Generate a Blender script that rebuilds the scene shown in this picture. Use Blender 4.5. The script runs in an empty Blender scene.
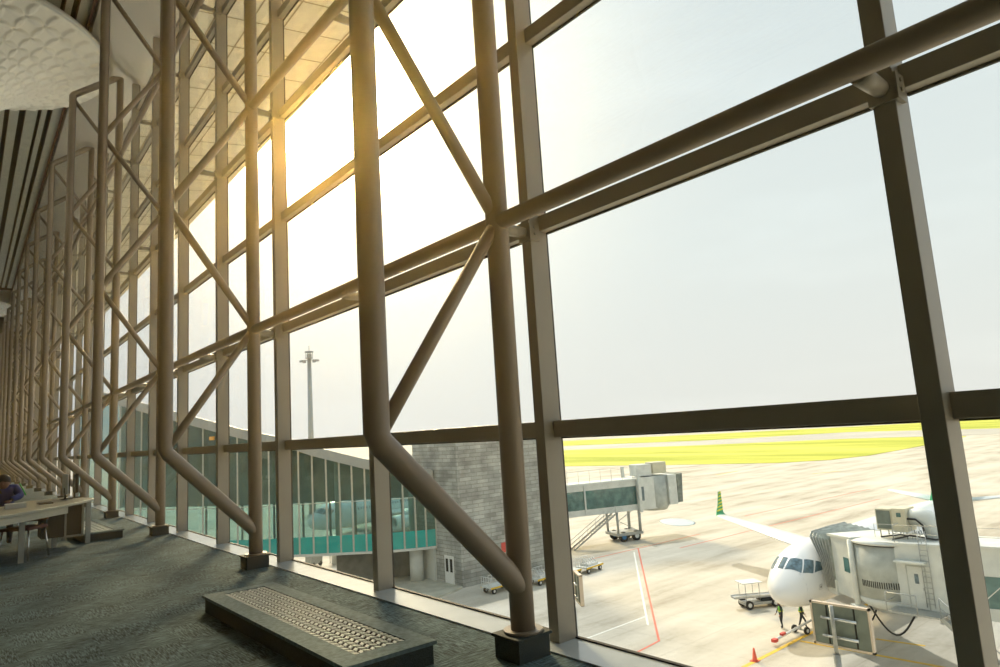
import bpy, bmesh, math, random
import numpy as np
from mathutils import Vector, Matrix
random.seed(7)
S = bpy.context.scene
COL = S.collection

# ------------------------------------------------------------------ camera
FPX, PITCH, ROLL, YAW = 667.11, 0.1430, -0.0639, 0.6949
Fv = np.array([math.sin(YAW)*math.cos(PITCH), math.cos(YAW)*math.cos(PITCH), math.sin(PITCH)])
Rv = np.array([math.cos(YAW), -math.sin(YAW), 0.0]); Uv = np.cross(Rv, Fv)
R2 = math.cos(ROLL)*Rv + math.sin(ROLL)*Uv; U2 = -math.sin(ROLL)*Rv + math.cos(ROLL)*Uv
EYE = np.array([0, 0, 1.5])
cd = bpy.data.cameras.new('camera'); cam = bpy.data.objects.new('camera', cd); COL.objects.link(cam)
cd.sensor_width = 36; cd.lens = 36*FPX/1000; cd.clip_start = 0.05; cd.clip_end = 20000
M = Matrix(((R2[0], U2[0], -Fv[0], EYE[0]), (R2[1], U2[1], -Fv[1], EYE[1]), (R2[2], U2[2], -Fv[2], EYE[2]), (0, 0, 0, 1)))
cam.matrix_world = M
S.camera = cam
def at(x, y, ax, v):
    """photograph pixel -> world point on the plane where coordinate ax equals v"""
    d = Fv*FPX + R2*(x-500) + U2*(333.5-y)
    return EYE + d*((v-EYE[ax])/d[ax])

# ------------------------------------------------------------------ light
S.view_settings.view_transform = 'Standard'; S.view_settings.look = 'None'
S.view_settings.gamma = 1; S.view_settings.use_curve_mapping = False
S.view_settings.exposure = 0.0
S.cycles.max_bounces = 8; S.cycles.diffuse_bounces = 4; S.cycles.transparent_max_bounces = 24
S.cycles.glossy_bounces = 4; S.cycles.sample_clamp_indirect = 6; S.cycles.volume_bounces = 0
W = bpy.data.worlds.new('sky'); S.world = W; W.use_nodes = True
GLOW_DIR = Vector((0.38, 0.80, 0.46)).normalized()
def build_world():
    nt = W.node_tree; nt.nodes.clear(); N = nt.nodes.new; L = nt.links.new
    out = N('ShaderNodeOutputWorld'); bg = N('ShaderNodeBackground'); bg.inputs[1].default_value = 1.0
    tc = N('ShaderNodeTexCoord')
    sep = N('ShaderNodeSeparateXYZ'); L(tc.outputs['Generated'], sep.inputs[0])
    ramp = N('ShaderNodeValToRGB'); L(sep.outputs[2], ramp.inputs[0])
    e = ramp.color_ramp.elements
    e[0].position = 0.0; e[0].color = (0.88, 0.88, 0.82, 1)
    e[1].position = 1.0; e[1].color = (0.62, 0.74, 0.80, 1)
    x = e.new(0.25); x.color = (0.83, 0.89, 0.87, 1)
    # thin cloud wisps
    mp = N('ShaderNodeMapping'); mp.inputs['Scale'].default_value = (1.2, 1.2, 6); L(tc.outputs['Generated'], mp.inputs[0])
    ns = N('ShaderNodeTexNoise'); ns.inputs['Scale'].default_value = 2.2; ns.inputs['Detail'].default_value = 5; L(mp.outputs[0], ns.inputs[0])
    nr = N('ShaderNodeMapRange'); nr.inputs[1].default_value = .5; nr.inputs[2].default_value = .75; nr.inputs[3].default_value = 1.0; nr.inputs[4].default_value = 1.07; L(ns.outputs[0], nr.inputs[0])
    mul = N('ShaderNodeVectorMath'); mul.operation = 'SCALE'; L(ramp.outputs[0], mul.inputs[0]); L(nr.outputs[0], mul.inputs['Scale'])
    # added warm glow put into the sky to imitate a lens flare
    dot = N('ShaderNodeVectorMath'); dot.operation = 'DOT_PRODUCT'; L(tc.outputs['Generated'], dot.inputs[0]); dot.inputs[1].default_value = GLOW_DIR
    m1 = N('ShaderNodeMath'); m1.operation = 'MAXIMUM'; m1.inputs[1].default_value = 0; L(dot.outputs['Value'], m1.inputs[0])
    p1 = N('ShaderNodeMath'); p1.operation = 'POWER'; p1.inputs[1].default_value = 24; L(m1.outputs[0], p1.inputs[0])
    p2 = N('ShaderNodeMath'); p2.operation = 'POWER'; p2.inputs[1].default_value = 350; L(m1.outputs[0], p2.inputs[0])
    g1 = N('ShaderNodeVectorMath'); g1.operation = 'SCALE'; g1.inputs[0].default_value = (1.3, 1.0, .55); L(p1.outputs[0], g1.inputs['Scale'])
    g2 = N('ShaderNodeVectorMath'); g2.operation = 'SCALE'; g2.inputs[0].default_value = (235, 180, 100); L(p2.outputs[0], g2.inputs['Scale'])
    a1 = N('ShaderNodeVectorMath'); a1.operation = 'ADD'; L(mul.outputs[0], a1.inputs[0]); L(g1.outputs[0], a1.inputs[1])
    a2 = N('ShaderNodeVectorMath'); a2.operation = 'ADD'; L(a1.outputs[0], a2.inputs[0]); L(g2.outputs[0], a2.inputs[1])
    L(a2.outputs[0], bg.inputs[0]); L(bg.outputs[0], out.inputs[0])
build_world()
sl = bpy.data.lights.new('sun', 'SUN'); sl.energy = 2.6; sl.angle = math.radians(0.8); sl.color = (1.0, .965, .90)
sun = bpy.data.objects.new('sun', sl); COL.objects.link(sun)
sun.rotation_euler = Vector((1.5, 2.2, 4.9)).to_track_quat('Z', 'Y').to_euler()

# ------------------------------------------------------------------ materials
def mat(name, col, rough=.6, metal=0, noise=None, bump=None, spec=.5, stretch=(1, 1, 1), coat=0):
    """noise=(scale, amount[, second colour]); bump=(scale, strength)"""
    m = bpy.data.materials.new(name); m.use_nodes = True
    nt = m.node_tree; b = nt.nodes['Principled BSDF']; N = nt.nodes.new; L = nt.links.new
    b.inputs['Base Color'].default_value = (*col, 1); b.inputs['Roughness'].default_value = rough
    b.inputs['Metallic'].default_value = metal; b.inputs['Specular IOR Level'].default_value = spec
    b.inputs['Coat Weight'].default_value = coat
    tc = N('ShaderNodeTexCoord'); mp = N('ShaderNodeMapping'); mp.inputs['Scale'].default_value = stretch; L(tc.outputs['Object'], mp.inputs[0])
    if noise is None: noise = (3.0, .06)
    n = N('ShaderNodeTexNoise'); n.inputs['Scale'].default_value = noise[0]; n.inputs['Detail'].default_value = 6; L(mp.outputs[0], n.inputs[0])
    r = N('ShaderNodeValToRGB'); L(n.outputs[0], r.inputs[0])
    a = noise[1]; c2 = noise[2] if len(noise) > 2 else tuple(c*(1+a) for c in col)
    c1 = col if len(noise) > 2 else tuple(c*(1-a) for c in col)
    r.color_ramp.elements[0].position = .35; r.color_ramp.elements[1].position = .65
    r.color_ramp.elements[0].color = (*c1, 1); r.color_ramp.elements[1].color = (*c2, 1)
    L(r.outputs[0], b.inputs['Base Color'])
    if bump:
        n2 = N('ShaderNodeTexNoise'); n2.inputs['Scale'].default_value = bump[0]; n2.inputs['Detail'].default_value = 3; L(mp.outputs[0], n2.inputs[0])
        bp = N('ShaderNodeBump'); bp.inputs['Strength'].default_value = bump[1]; bp.inputs['Distance'].default_value = .02
        L(n2.outputs[0], bp.inputs['Height']); L(bp.outputs[0], b.inputs['Normal'])
    return m
def glass(name, tint, r0=.04, r90=.5, rough=0.0, body=0.0, bodycol=(0, .1, .1), rcol=(1, 1, 1)):
    """thin glazing: transparent with Schlick reflection from |N.I|"""
    m = bpy.data.materials.new(name); m.use_nodes = True
    nt = m.node_tree; nt.nodes.clear(); N = nt.nodes.new; L = nt.links.new
    out = N('ShaderNodeOutputMaterial'); tr = N('ShaderNodeBsdfTransparent'); tr.inputs[0].default_value = (*tint, 1)
    gl = N('ShaderNodeBsdfGlossy'); gl.inputs['Roughness'].default_value = rough; gl.inputs[0].default_value = (*rcol, 1)
    geo = N('ShaderNodeNewGeometry'); dt = N('ShaderNodeVectorMath'); dt.operation = 'DOT_PRODUCT'; L(geo.outputs['Normal'], dt.inputs[0]); L(geo.outputs['Incoming'], dt.inputs[1])
    ab = N('ShaderNodeMath'); ab.operation = 'ABSOLUTE'; L(dt.outputs['Value'], ab.inputs[0])
    su = N('ShaderNodeMath'); su.operation = 'SUBTRACT'; su.inputs[0].default_value = 1; L(ab.outputs[0], su.inputs[1])
    pw = N('ShaderNodeMath'); pw.operation = 'POWER'; pw.inputs[1].default_value = 5; L(su.outputs[0], pw.inputs[0])
    ma = N('ShaderNodeMath'); ma.operation = 'MULTIPLY_ADD'; ma.inputs[1].default_value = r90-r0; ma.inputs[2].default_value = r0; L(pw.outputs[0], ma.inputs[0])
    mx = N('ShaderNodeMixShader'); L(ma.outputs[0], mx.inputs[0]); L(gl.outputs[0], mx.inputs[2])
    if body:
        df = N('ShaderNodeBsdfDiffuse'); df.inputs[0].default_value = (*bodycol, 1)
        m2 = N('ShaderNodeMixShader'); m2.inputs[0].default_value = body; L(tr.outputs[0], m2.inputs[1]); L(df.outputs[0], m2.inputs[2]); L(m2.outputs[0], mx.inputs[1])
    else: L(tr.outputs[0], mx.inputs[1])
    L(mx.outputs[0], out.inputs[0])
    return m
MT = {}
MT['tube'] = mat('bronze_grey_paint', (.265, .215, .165), .40, 0, (2, .05), (60, .02))
MT['mullion'] = mat('mullion_paint', (.31, .285, .235), .38, 0, (2, .05))
MT['gasket'] = mat('black_rubber_gasket', (.015, .015, .015), .7)
MT['pane'] = glass('clear_window_glass', (.985, .992, .985), .02, .35)
MT['sill'] = mat('white_stone_sill', (.50, .55, .57), .16, 0, (5, .05), spec=.7)
MT['granite'] = mat('speckled_dark_granite', (.020, .028, .028), .7, 0, (160, .1, (.065, .085, .085)), (120, .1), .2)
MT['granite_top'] = mat('grey_green_granite_top', (.12, .17, .18), .8, 0, (30, .1, (.19, .26, .27)), (90, .1), .15)
MT['grate'] = mat('brushed_grille_metal', (.62, .66, .62), .6, 0, (20, .1), None, .2)
MT['dark'] = mat('dark_recess', (.012, .014, .013), .8)
MT['white'] = mat('white_paint', (.74, .74, .70), .5, 0, (.6, .05))
MT['plaster'] = mat('ceiling_plaster', (.88, .84, .74), .8, 0, (.4, .03))
MT['shell'] = mat('cast_shell_panel', (.86, .82, .71), .7, 0, (3, .04))
MT['slat'] = mat('pale_ceiling_slat', (.60, .60, .50), .5)
MT['slatdark'] = mat('red_brown_ceiling_slat', (.09, .03, .02), .6)
MT['soffit'] = mat('soffit_panel', (.72, .66, .50), .55)
MT['beige_wall'] = mat('beige_wall_paint', (.42, .38, .30), .8)
MT['dark_wall'] = mat('dark_wall_panel', (.03, .032, .03), .6)
MT['airwhite'] = mat('aircraft_white_paint', (.80, .80, .79), .28, 0, (.5, .02), spec=.5, coat=.3)
MT['airgrey'] = mat('aircraft_grey_paint', (.42, .44, .45), .35)
MT['cockpit'] = mat('cockpit_glass', (.10, .16, .19), .08, 0, (4, .4), spec=.9)
MT['bridgewhite'] = mat('bridge_cladding', (.62, .64, .60), .5, 0, (1.2, .08))
MT['bridgegrey'] = mat('bridge_grey_panel', (.42, .44, .40), .55, 0, (1.5, .12))
MT['steel'] = mat('galvanised_steel', (.38, .39, .37), .45, .3, (8, .15))
MT['bellows'] = mat('grey_bellows_fabric', (.27, .30, .27), .75, 0, (2, .25))
MT['blackrub'] = mat('black_rubber', (.02, .02, .02), .8)
MT['bluehub'] = mat('blue_hub_paint', (.03, .16, .35), .5)
MT['whitehub'] = mat('white_hub', (.65, .65, .62), .5)
MT['bglass'] = mat('teal_bridge_glass', (.035, .11, .11), .08, 0, (1.5, .5, (.09, .20, .19)), spec=.8)
MT['cream'] = mat('cream_unit_paint', (.60, .56, .42), .5)
MT['green'] = mat('green_paint', (.02, .33, .12), .4)
MT['yellow'] = mat('yellow_paint', (.72, .62, .03), .5)
MT['roadyellow'] = mat('yellow_road_paint', (.70, .45, .04), .7, 0, (3, .15))
MT['roadwhite'] = mat('white_road_paint', (.80, .78, .70), .7, 0, (3, .05))
MT['roadred'] = mat('red_road_paint', (.66, .16, .10), .7, 0, (3, .12))
MT['orange'] = mat('orange_cone_plastic', (.75, .10, .04), .5)
MT['signback'] = mat('grey_green_sign_back', (.16, .19, .16), .5, 0, (3, .12))
MT['signedge'] = mat('pale_sign_edge', (.60, .50, .40), .5)
MT['orangesign'] = mat('orange_sign', (.80, .35, .05), .6)
MT['redsign'] = mat('red_sign', (.65, .08, .06), .6)
MT['teal'] = mat('turquoise_spandrel', (.01, .36, .32), .22, 0, (.5, .10), spec=.4)
MT['fins'] = mat('pale_facade_fin', (.50, .48, .40), .5)
MT['roofband'] = mat('grey_roof_fascia', (.36, .37, .34), .5, 0, (1, .06))
MT['column'] = mat('white_concrete_column', (.60, .61, .56), .7, 0, (1.5, .05))
MT['concrete_dark'] = mat('dark_concrete', (.16, .165, .15), .85, 0, (1.2, .2))
MT['pavement'] = mat('raised_walk_concrete', (.46, .44, .35), .85, 0, (.8, .15))
MT['desktop'] = mat('beige_desktop_laminate', (.33, .32, .25), .35)
MT['deskleg'] = mat('pale_grey_leg', (.42, .44, .40), .45)
MT['deskpanel'] = mat('dark_brown_desk_panel', (.045, .042, .030), .6)
MT['chrome'] = mat('chrome_tube', (.60, .62, .62), .2, .9)
MT['seatfab'] = mat('red_brown_seat', (.14, .05, .035), .7)
MT['bluejacket'] = mat('blue_jacket_cloth', (.008, .035, .20), .8)
MT['greenstripe'] = mat('bright_green_stripe', (.05, .55, .10), .7)
MT['navy'] = mat('dark_trousers_cloth', (.02, .022, .03), .85)
MT['skin'] = mat('skin', (.30, .15, .09), .6)
MT['hair'] = mat('black_hair', (.012, .01, .01), .6)
MT['hivis'] = mat('green_yellow_safety_vest', (.12, .40, .05), .7)
MT['screen'] = mat('black_screen', (.015, .015, .016), .2)
MT['offwhite'] = mat('offwhite_plastic', (.62, .62, .58), .4)
MT['interior'] = mat('interior_panel', (.16, .22, .21), .7, 0, (.4, .4))

def carpet_mat():
    m = bpy.data.materials.new('dark_green_grey_carpet_tiles'); m.use_nodes = True
    nt = m.node_tree; b = nt.nodes['Principled BSDF']; N = nt.nodes.new; L = nt.links.new
    b.inputs['Roughness'].default_value = .95; b.inputs['Specular IOR Level'].default_value = .15
    tc = N('ShaderNodeTexCoord')
    ck = N('ShaderNodeTexChecker'); ck.inputs['Scale'].default_value = 2.0; L(tc.outputs['Object'], ck.inputs[0])
    def streak(sc):
        mp = N('ShaderNodeMapping'); mp.inputs['Scale'].default_value = sc; L(tc.outputs['Object'], mp.inputs[0])
        n = N('ShaderNodeTexNoise'); n.inputs['Scale'].default_value = 1.0; n.inputs['Detail'].default_value = 5; n.inputs['Roughness'].default_value = .7; L(mp.outputs[0], n.inputs[0]); return n
    a = streak((9, 90, 1)); c = streak((90, 9, 1))
    mx = N('ShaderNodeMix'); mx.data_type = 'FLOAT'; L(ck.outputs['Fac'], mx.inputs['Factor']); L(a.outputs[0], mx.inputs['A']); L(c.outputs[0], mx.inputs['B'])
    big = streak((1.6, 1.6, 1))
    ad = N('ShaderNodeMath'); ad.operation = 'MULTIPLY_ADD'; ad.inputs[1].default_value = .3; L(big.outputs[0], ad.inputs[0]); L(mx.outputs['Result'], ad.inputs[2])
    r = N('ShaderNodeValToRGB'); L(ad.outputs[0], r.inputs[0])
    r.color_ramp.elements[0].position = .56; r.color_ramp.elements[0].color = (.026, .044, .050, 1)
    r.color_ramp.elements[1].position = .78; r.color_ramp.elements[1].color = (.20, .285, .30, 1)
    L(r.outputs[0], b.inputs['Base Color'])
    bp = N('ShaderNodeBump'); bp.inputs['Strength'].default_value = .35; bp.inputs['Distance'].default_value = .01
    L(mx.outputs['Result'], bp.inputs['Height']); L(bp.outputs[0], b.inputs['Normal'])
    return m
def apron_mat():
    m = bpy.data.materials.new('apron_concrete'); m.use_nodes = True
    nt = m.node_tree; b = nt.nodes['Principled BSDF']; N = nt.nodes.new; L = nt.links.new
    b.inputs['Roughness'].default_value = .85; b.inputs['Specular IOR Level'].default_value = .2
    tc = N('ShaderNodeTexCoord')
    def noise(sc, s, d=6):
        mp = N('ShaderNodeMapping'); mp.inputs['Scale'].default_value = sc; mp.inputs['Rotation'].default_value = (0, 0, math.radians(38)); L(tc.outputs['Object'], mp.inputs[0])
        n = N('ShaderNodeTexNoise'); n.inputs['Scale'].default_value = s; n.inputs['Detail'].default_value = d; n.inputs['Roughness'].default_value = .6; L(mp.outputs[0], n.inputs[0]); return n
    n1 = noise((.06, .45, 1), .5); n2 = noise((1, 1, 1), .12); n3 = noise((1, 1, 1), 2.5)
    a = N('ShaderNodeMath'); a.operation = 'MULTIPLY_ADD'; a.inputs[1].default_value = .55; L(n2.outputs[0], a.inputs[0]); L(n1.outputs[0], a.inputs[2])
    c = N('ShaderNodeMath'); c.operation = 'MULTIPLY_ADD'; c.inputs[1].default_value = .18; L(n3.outputs[0], c.inputs[0]); L(a.outputs[0], c.inputs[2])
    r = N('ShaderNodeValToRGB'); L(c.outputs[0], r.inputs[0])
    e = r.color_ramp.elements
    e[0].position = .62; e[0].color = (.30, .26, .20, 1); e[1].position = 1.02; e[1].color = (.60, .56, .475, 1)
    x = e.new(.80); x.color = (.48, .44, .36, 1)
    br = N('ShaderNodeTexBrick'); L(tc.outputs['Object'], br.inputs[0]); br.offset = 0
    br.inputs['Scale'].default_value = 1; br.inputs['Brick Width'].default_value = 5; br.inputs['Row Height'].default_value = 5
    br.inputs['Mortar Size'].default_value = .035; br.inputs['Mortar Smooth'].default_value = .5
    mx = N('ShaderNodeMix'); mx.data_type = 'RGBA'; mx.blend_type = 'MULTIPLY'
    f = N('ShaderNodeMath'); f.operation = 'MULTIPLY'; f.inputs[1].default_value = .28; L(br.outputs['Fac'], f.inputs[0]); L(f.outputs[0], mx.inputs['Factor'])
    L(r.outputs[0], mx.inputs['A']); mx.inputs['B'].default_value = (.3, .27, .22, 1)
    L(mx.outputs['Result'], b.inputs['Base Color'])
    return m
def grass_mat():
    return mat('yellow_green_airfield_grass', (.36, .40, .06), .9, 0, (.05, .2, (.64, .62, .12)), None, .1, (1, .25, 1))
def brick_mat(name, c1, c2, mortar, w, h, stain=.35):
    m = bpy.data.materials.new(name); m.use_nodes = True
    nt = m.node_tree; b = nt.nodes['Principled BSDF']; N = nt.nodes.new; L = nt.links.new
    b.inputs['Roughness'].default_value = .85
    tc = N('ShaderNodeTexCoord'); br = N('ShaderNodeTexBrick')
    sp = N('ShaderNodeSeparateXYZ'); L(tc.outputs['Object'], sp.inputs[0])
    ad = N('ShaderNodeMath'); ad.operation = 'ADD'; L(sp.outputs[0], ad.inputs[0]); L(sp.outputs[1], ad.inputs[1])
    cb = N('ShaderNodeCombineXYZ'); L(ad.outputs[0], cb.inputs[0]); L(sp.outputs[2], cb.inputs[1]); L(cb.outputs[0], br.inputs[0])
    br.inputs['Scale'].default_value = 1; br.inputs['Brick Width'].default_value = w; br.inputs['Row Height'].default_value = h
    br.inputs['Mortar Size'].default_value = .03; br.inputs['Color1'].default_value = (*c1, 1); br.inputs['Color2'].default_value = (*c2, 1); br.inputs['Mortar'].default_value = (*mortar, 1)
    n = N('ShaderNodeTexNoise'); n.inputs['Scale'].default_value = .5; n.inputs['Detail'].default_value = 6; L(tc.outputs['Object'], n.inputs[0])
    mr = N('ShaderNodeMapRange'); mr.inputs[1].default_value = .35; mr.inputs[2].default_value = .65; mr.inputs[3].default_value = 1-stain; mr.inputs[4].default_value = 1.1; L(n.outputs[0], mr.inputs[0])
    sc = N('ShaderNodeVectorMath'); sc.operation = 'SCALE'; L(br.outputs[0], sc.inputs[0]); L(mr.outputs[0], sc.inputs['Scale'])
    L(sc.outputs[0], b.inputs['Base Color']); return m
MT['carpet'] = carpet_mat(); MT['apron'] = apron_mat(); MT['grass'] = grass_mat()
MT['stone'] = brick_mat('rough_grey_stone_courses', (.33, .335, .30), (.50, .50, .455), (.24, .24, .22), 1.5, .40)
MT['taxi'] = mat('taxiway_asphalt', (.44, .42, .37), .9, 0, (.02, .1))

# ------------------------------------------------------------------ mesh helpers
def perp(d):
    d = d.normalized(); a = Vector((0, 0, 1)) if abs(d.z) < .9 else Vector((1, 0, 0))
    u = d.cross(a).normalized(); return u, d.cross(u).normalized()
class MB:
    def __init__(s): s.v = []; s.f = []; s.sm = []
    def add(s, vs, fs, smooth=False):
        o = len(s.v); s.v += [tuple(v) for v in vs]; s.f += [tuple(i+o for i in f) for f in fs]; s.sm += [smooth]*len(fs); return s
    def hexa(s, p):
        return s.add(p, [(0, 3, 2, 1), (4, 5, 6, 7), (0, 1, 5, 4), (1, 2, 6, 5), (2, 3, 7, 6), (3, 0, 4, 7)])
    def box(s, a, b):
        x0, y0, z0 = a; x1, y1, z1 = b
        return s.hexa([(x0, y0, z0), (x1, y0, z0), (x1, y1, z0), (x0, y1, z0), (x0, y0, z1), (x1, y0, z1), (x1, y1, z1), (x0, y1, z1)])
    def bar(s, p, q, w, h, up=(0, 0, 1)):
        p, q = Vector(p), Vector(q); d = (q-p).normalized(); up = Vector(up)
        if abs(d.dot(up)) > .98: up = Vector((1, 0, 0))
        u = d.cross(up).normalized()*w/2; v = u.cross(d).normalized()*h/2
        return s.hexa([p-u-v, p+u-v, q+u-v, q-u-v, p-u+v, p+u+v, q+u+v, q-u+v])
    def tube(s, pts, r, n=12, cap=True):
        pts = [Vector(p) for p in pts]; rs = r if isinstance(r, (list, tuple)) else [r]*len(pts)
        rings = []; u = None
        for i, p in enumerate(pts):
            d = (pts[min(i+1, len(pts)-1)]-pts[max(i-1, 0)]).normalized()
            if i and i < len(pts)-1:
                d0 = (pts[i]-pts[i-1]).normalized(); d1 = (pts[i+1]-pts[i]).normalized()
            if u is None: u, w = perp(d)
            else:
                u = (u-d*u.dot(d)).normalized(); w = d.cross(u).normalized()
            k = 1.0
            ring = []
            for j in range(n):
                a = 2*math.pi*j/n; off = (u*math.cos(a)+w*math.sin(a))*rs[i]
                if i and i < len(pts)-1:
                    c = d0.dot(d1); half = math.sqrt(max((1+c)/2, .1)); b = (d0-d1)
                    if b.length > 1e-4:
                        b = b.normalized(); off += b*off.dot(b)*(1/half-1)
                ring.append(p+off)
            rings.append(ring)
        vs = [v for rg in rings for v in rg]; fs = []
        for i in range(len(rings)-1):
            for j in range(n): fs.append((i*n+j, i*n+(j+1) % n, (i+1)*n+(j+1) % n, (i+1)*n+j))
        s.add(vs, fs, True)
        if cap: s.add(rings[0], [tuple(range(n))[::-1]]); s.add(rings[-1], [tuple(range(n))])
        return s
    def cyl(s, p, q, r, n=16, r2=None): return s.tube([p, q], [r, r if r2 is None else r2], n)
    def lathe(s, prof, c=(0, 0, 0), n=24, a0=0, a1=2*math.pi):
        full = abs(a1-a0-2*math.pi) < 1e-6; m = n if full else n+1; vs = []
        for r, z in prof:
            for j in range(m):
                a = a0+(a1-a0)*j/n; vs.append((c[0]+r*math.cos(a), c[1]+r*math.sin(a), c[2]+z))
        fs = []
        for i in range(len(prof)-1):
            for j in range(n):
                k = (j+1) % m; fs.append((i*m+j, i*m+k, (i+1)*m+k, (i+1)*m+j))
        return s.add(vs, fs, True)
    def prism(s, poly, z0, z1):
        n = len(poly); vs = [(x, y, z0) for x, y in poly]+[(x, y, z1) for x, y in poly]
        return s.add(vs, [tuple(range(n))[::-1], tuple(range(n, 2*n))]+[(i, (i+1) % n, n+(i+1) % n, n+i) for i in range(n)])
    def loft(s, rings, cap=True, smooth=True):
        n = len(rings[0]); vs = [v for r in rings for v in r]; fs = []
        for i in range(len(rings)-1):
            for j in range(n): fs.append((i*n+j, i*n+(j+1) % n, (i+1)*n+(j+1) % n, (i+1)*n+j))
        s.add(vs, fs, smooth)
        if cap: s.add(rings[0], [tuple(range(n))[::-1]]); s.add(rings[-1], [tuple(range(n))])
        return s
    def sphere(s, c, r, n=12, sc=(1, 1, 1)):
        prof = [(r*math.sin(math.pi*i/n), -r*math.cos(math.pi*i/n)) for i in range(n+1)]
        vs = []; m = n*2
        for pr, z in prof:
            for j in range(m):
                a = 2*math.pi*j/m; vs.append((c[0]+sc[0]*pr*math.cos(a), c[1]+sc[1]*pr*math.sin(a), c[2]+sc[2]*z))
        fs = [(i*m+j, i*m+(j+1) % m, (i+1)*m+(j+1) % m, (i+1)*m+j) for i in range(n) for j in range(m)]
        return s.add(vs, fs, True)
    def wheel(s, c, r, w, ax=(0, 1, 0), n=20):
        c = Vector(c); a = Vector(ax).normalized()
        return s.tube([c-a*w/2, c-a*w*.42, c+a*w*.42, c+a*w/2], [r*.86, r, r, r*.86], n)
    def build(s, name, m, parent=None, world=False, bevel=0):
        me = bpy.data.meshes.new(name)
        off = Vector((0, 0, 0))
        if world and parent is not None: off = wloc(parent)
        me.from_pydata([tuple(Vector(v)-off) for v in s.v], [], s.f)
        me.polygons.foreach_set('use_smooth', s.sm)
        bm = bmesh.new(); bm.from_mesh(me); bmesh.ops.remove_doubles(bm, verts=bm.verts, dist=1e-5)
        bmesh.ops.recalc_face_normals(bm, faces=bm.faces); bm.to_mesh(me); bm.free()
        me.materials.append(m if not isinstance(m, str) else MT[m])
        o = bpy.data.objects.new(name, me); COL.objects.link(o)
        if parent is not None: o.parent = parent
        if bevel:
            md = o.modifiers.new('bevel', 'BEVEL'); md.width = bevel; md.segments = 2; md.limit_method = 'ANGLE'
        return o
def wloc(o):
    p = Vector(o.location)
    while o.parent: o = o.parent; p += Vector(o.location)
    return p
def thing(name, loc=(0, 0, 0), rz=0, label=None, cat=None, group=None, kind=None):
    o = bpy.data.objects.new(name, None); COL.objects.link(o); o.location = loc; o.rotation_euler = (0, 0, rz); o.empty_display_size = .2
    return tag(o, label, cat, group, kind)
def tag(o, label=None, cat=None, group=None, kind=None):
    if label: o['label'] = label
    if cat: o['category'] = cat
    if group: o['group'] = group
    if kind: o['kind'] = kind
    return o
def kids(o): return [c for c in bpy.data.objects if c.parent == o]
def copy_tree(o, parent=None):
    ch = kids(o); c = o.copy(); COL.objects.link(c); c.parent = parent
    for k in ch: copy_tree(k, c)
    return c

# ------------------------------------------------------------------ key dimensions
D = 3.50; BAY = 2.5384; Y0 = 1.030; GZ = -13.93        # glass plane, bay, first mullion, apron level
YM = lambda m: Y0+BAY*m                                   # camera-side face of mullion m
NB = 25; YEND = YM(NB)+.1
LEV = [0.0, 1.42, 2.976, 4.53, 6.036, 7.56, 9.057, 10.56] # bottoms of the transoms
XR, XF = 3.045, 1.995                                      # rear and front chord

# the glass wall bends outwards very slightly beyond the third mullion
YB = 11.0; BEND = .0145
def bd(y): return BEND*max(0.0, y-YB)
def slab_x(mb, x0, x1, y0, y1, z0, z1, bend0=True):
    """box along y whose x1 side (and x0 side if bend0) follows the bend of the wall"""
    for a_, b2 in ((y0, YB), (YB, y1)):
        if b2 <= a_: continue
        l0, l1 = (bd(a_), bd(b2)) if bend0 else (0, 0)
        mb.hexa([(x0+l0, a_, z0), (x1+bd(a_), a_, z0), (x1+bd(b2), b2, z0), (x0+l1, b2, z0), (x0+l0, a_, z1), (x1+bd(a_), a_, z1), (x1+bd(b2), b2, z1), (x0+l1, b2, z1)])
    return mb

# ------------------------------------------------------------------ room shell
CEIL = 11.42
slab_x(MB(), -14, 3.51, -7, YEND, -.4, 0, False).build('floor', 'carpet').__setitem__('kind', 'structure')
tag(slab_x(MB(), 3.19, 3.50, -6.9, YEND-.05, 0, .012).build('trim_1', 'sill'), kind='structure')
CH = 12.75
c = MB()
for a_, b2 in ((-7, YB), (YB, YEND)):
    p_, q_ = bd(a_), bd(b2)
    c.hexa([(2.3+p_, a_, 12.15), (3.62+p_, a_, 11.2), (3.62+q_, b2, 11.2), (2.3+q_, b2, 12.15), (2.3+p_, a_, CH+.3), (3.62+p_, a_, CH+.3), (3.62+q_, b2, CH+.3), (2.3+q_, b2, CH+.3)])
slab_x(c, -14, 2.3, -7, YEND, CH, CH+.3, False); tag(c.build('ceiling', 'plaster'), kind='structure')
tag(MB().box((-14.2, -7, 0), (-14, YEND, CH)).build('wall_left', 'beige_wall'), kind='structure')
tag(MB().box((-14, -7.2, 0), (3.62, -7, CH)).build('wall_back', 'beige_wall'), kind='structure')
tag(MB().box((-14, YEND, 0), (3.62+bd(YEND), YEND+.2, CH)).build('wall_far', 'dark_wall'), kind='structure')
# overhanging roof outside the glass, seen from below through the upper panes
so = MB()
def sof(x, z0=11.45): return z0+(x-3.6)*.14
XE = 8.2
for a_, b2 in ((-7, YB), (YB, YEND+4)):
    p_, q_ = bd(a_), bd(b2)
    so.hexa([(3.62+p_, a_, sof(3.62)), (XE+p_, a_, sof(XE)), (XE+q_, b2, sof(XE)), (3.62+q_, b2, sof(3.62)),
             (3.62+p_, a_, sof(3.62)+.5), (XE+p_, a_, sof(XE)+.5), (XE+q_, b2, sof(XE)+.5), (3.62+q_, b2, sof(3.62)+.5)])
roof = so.build('trim_2', 'soffit'); tag(roof, kind='structure')
jn = MB()
for k in range(-3, 50):
    y = Y0+k*BAY/2; o_ = bd(y)
    jn.hexa([(x+o_, yy, sof(x)+dz) for dz in (-.012, .01) for x, yy in ((3.7, y), (XE-.1, y), (XE-.1, y+.03), (3.7, y+.03))])
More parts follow.
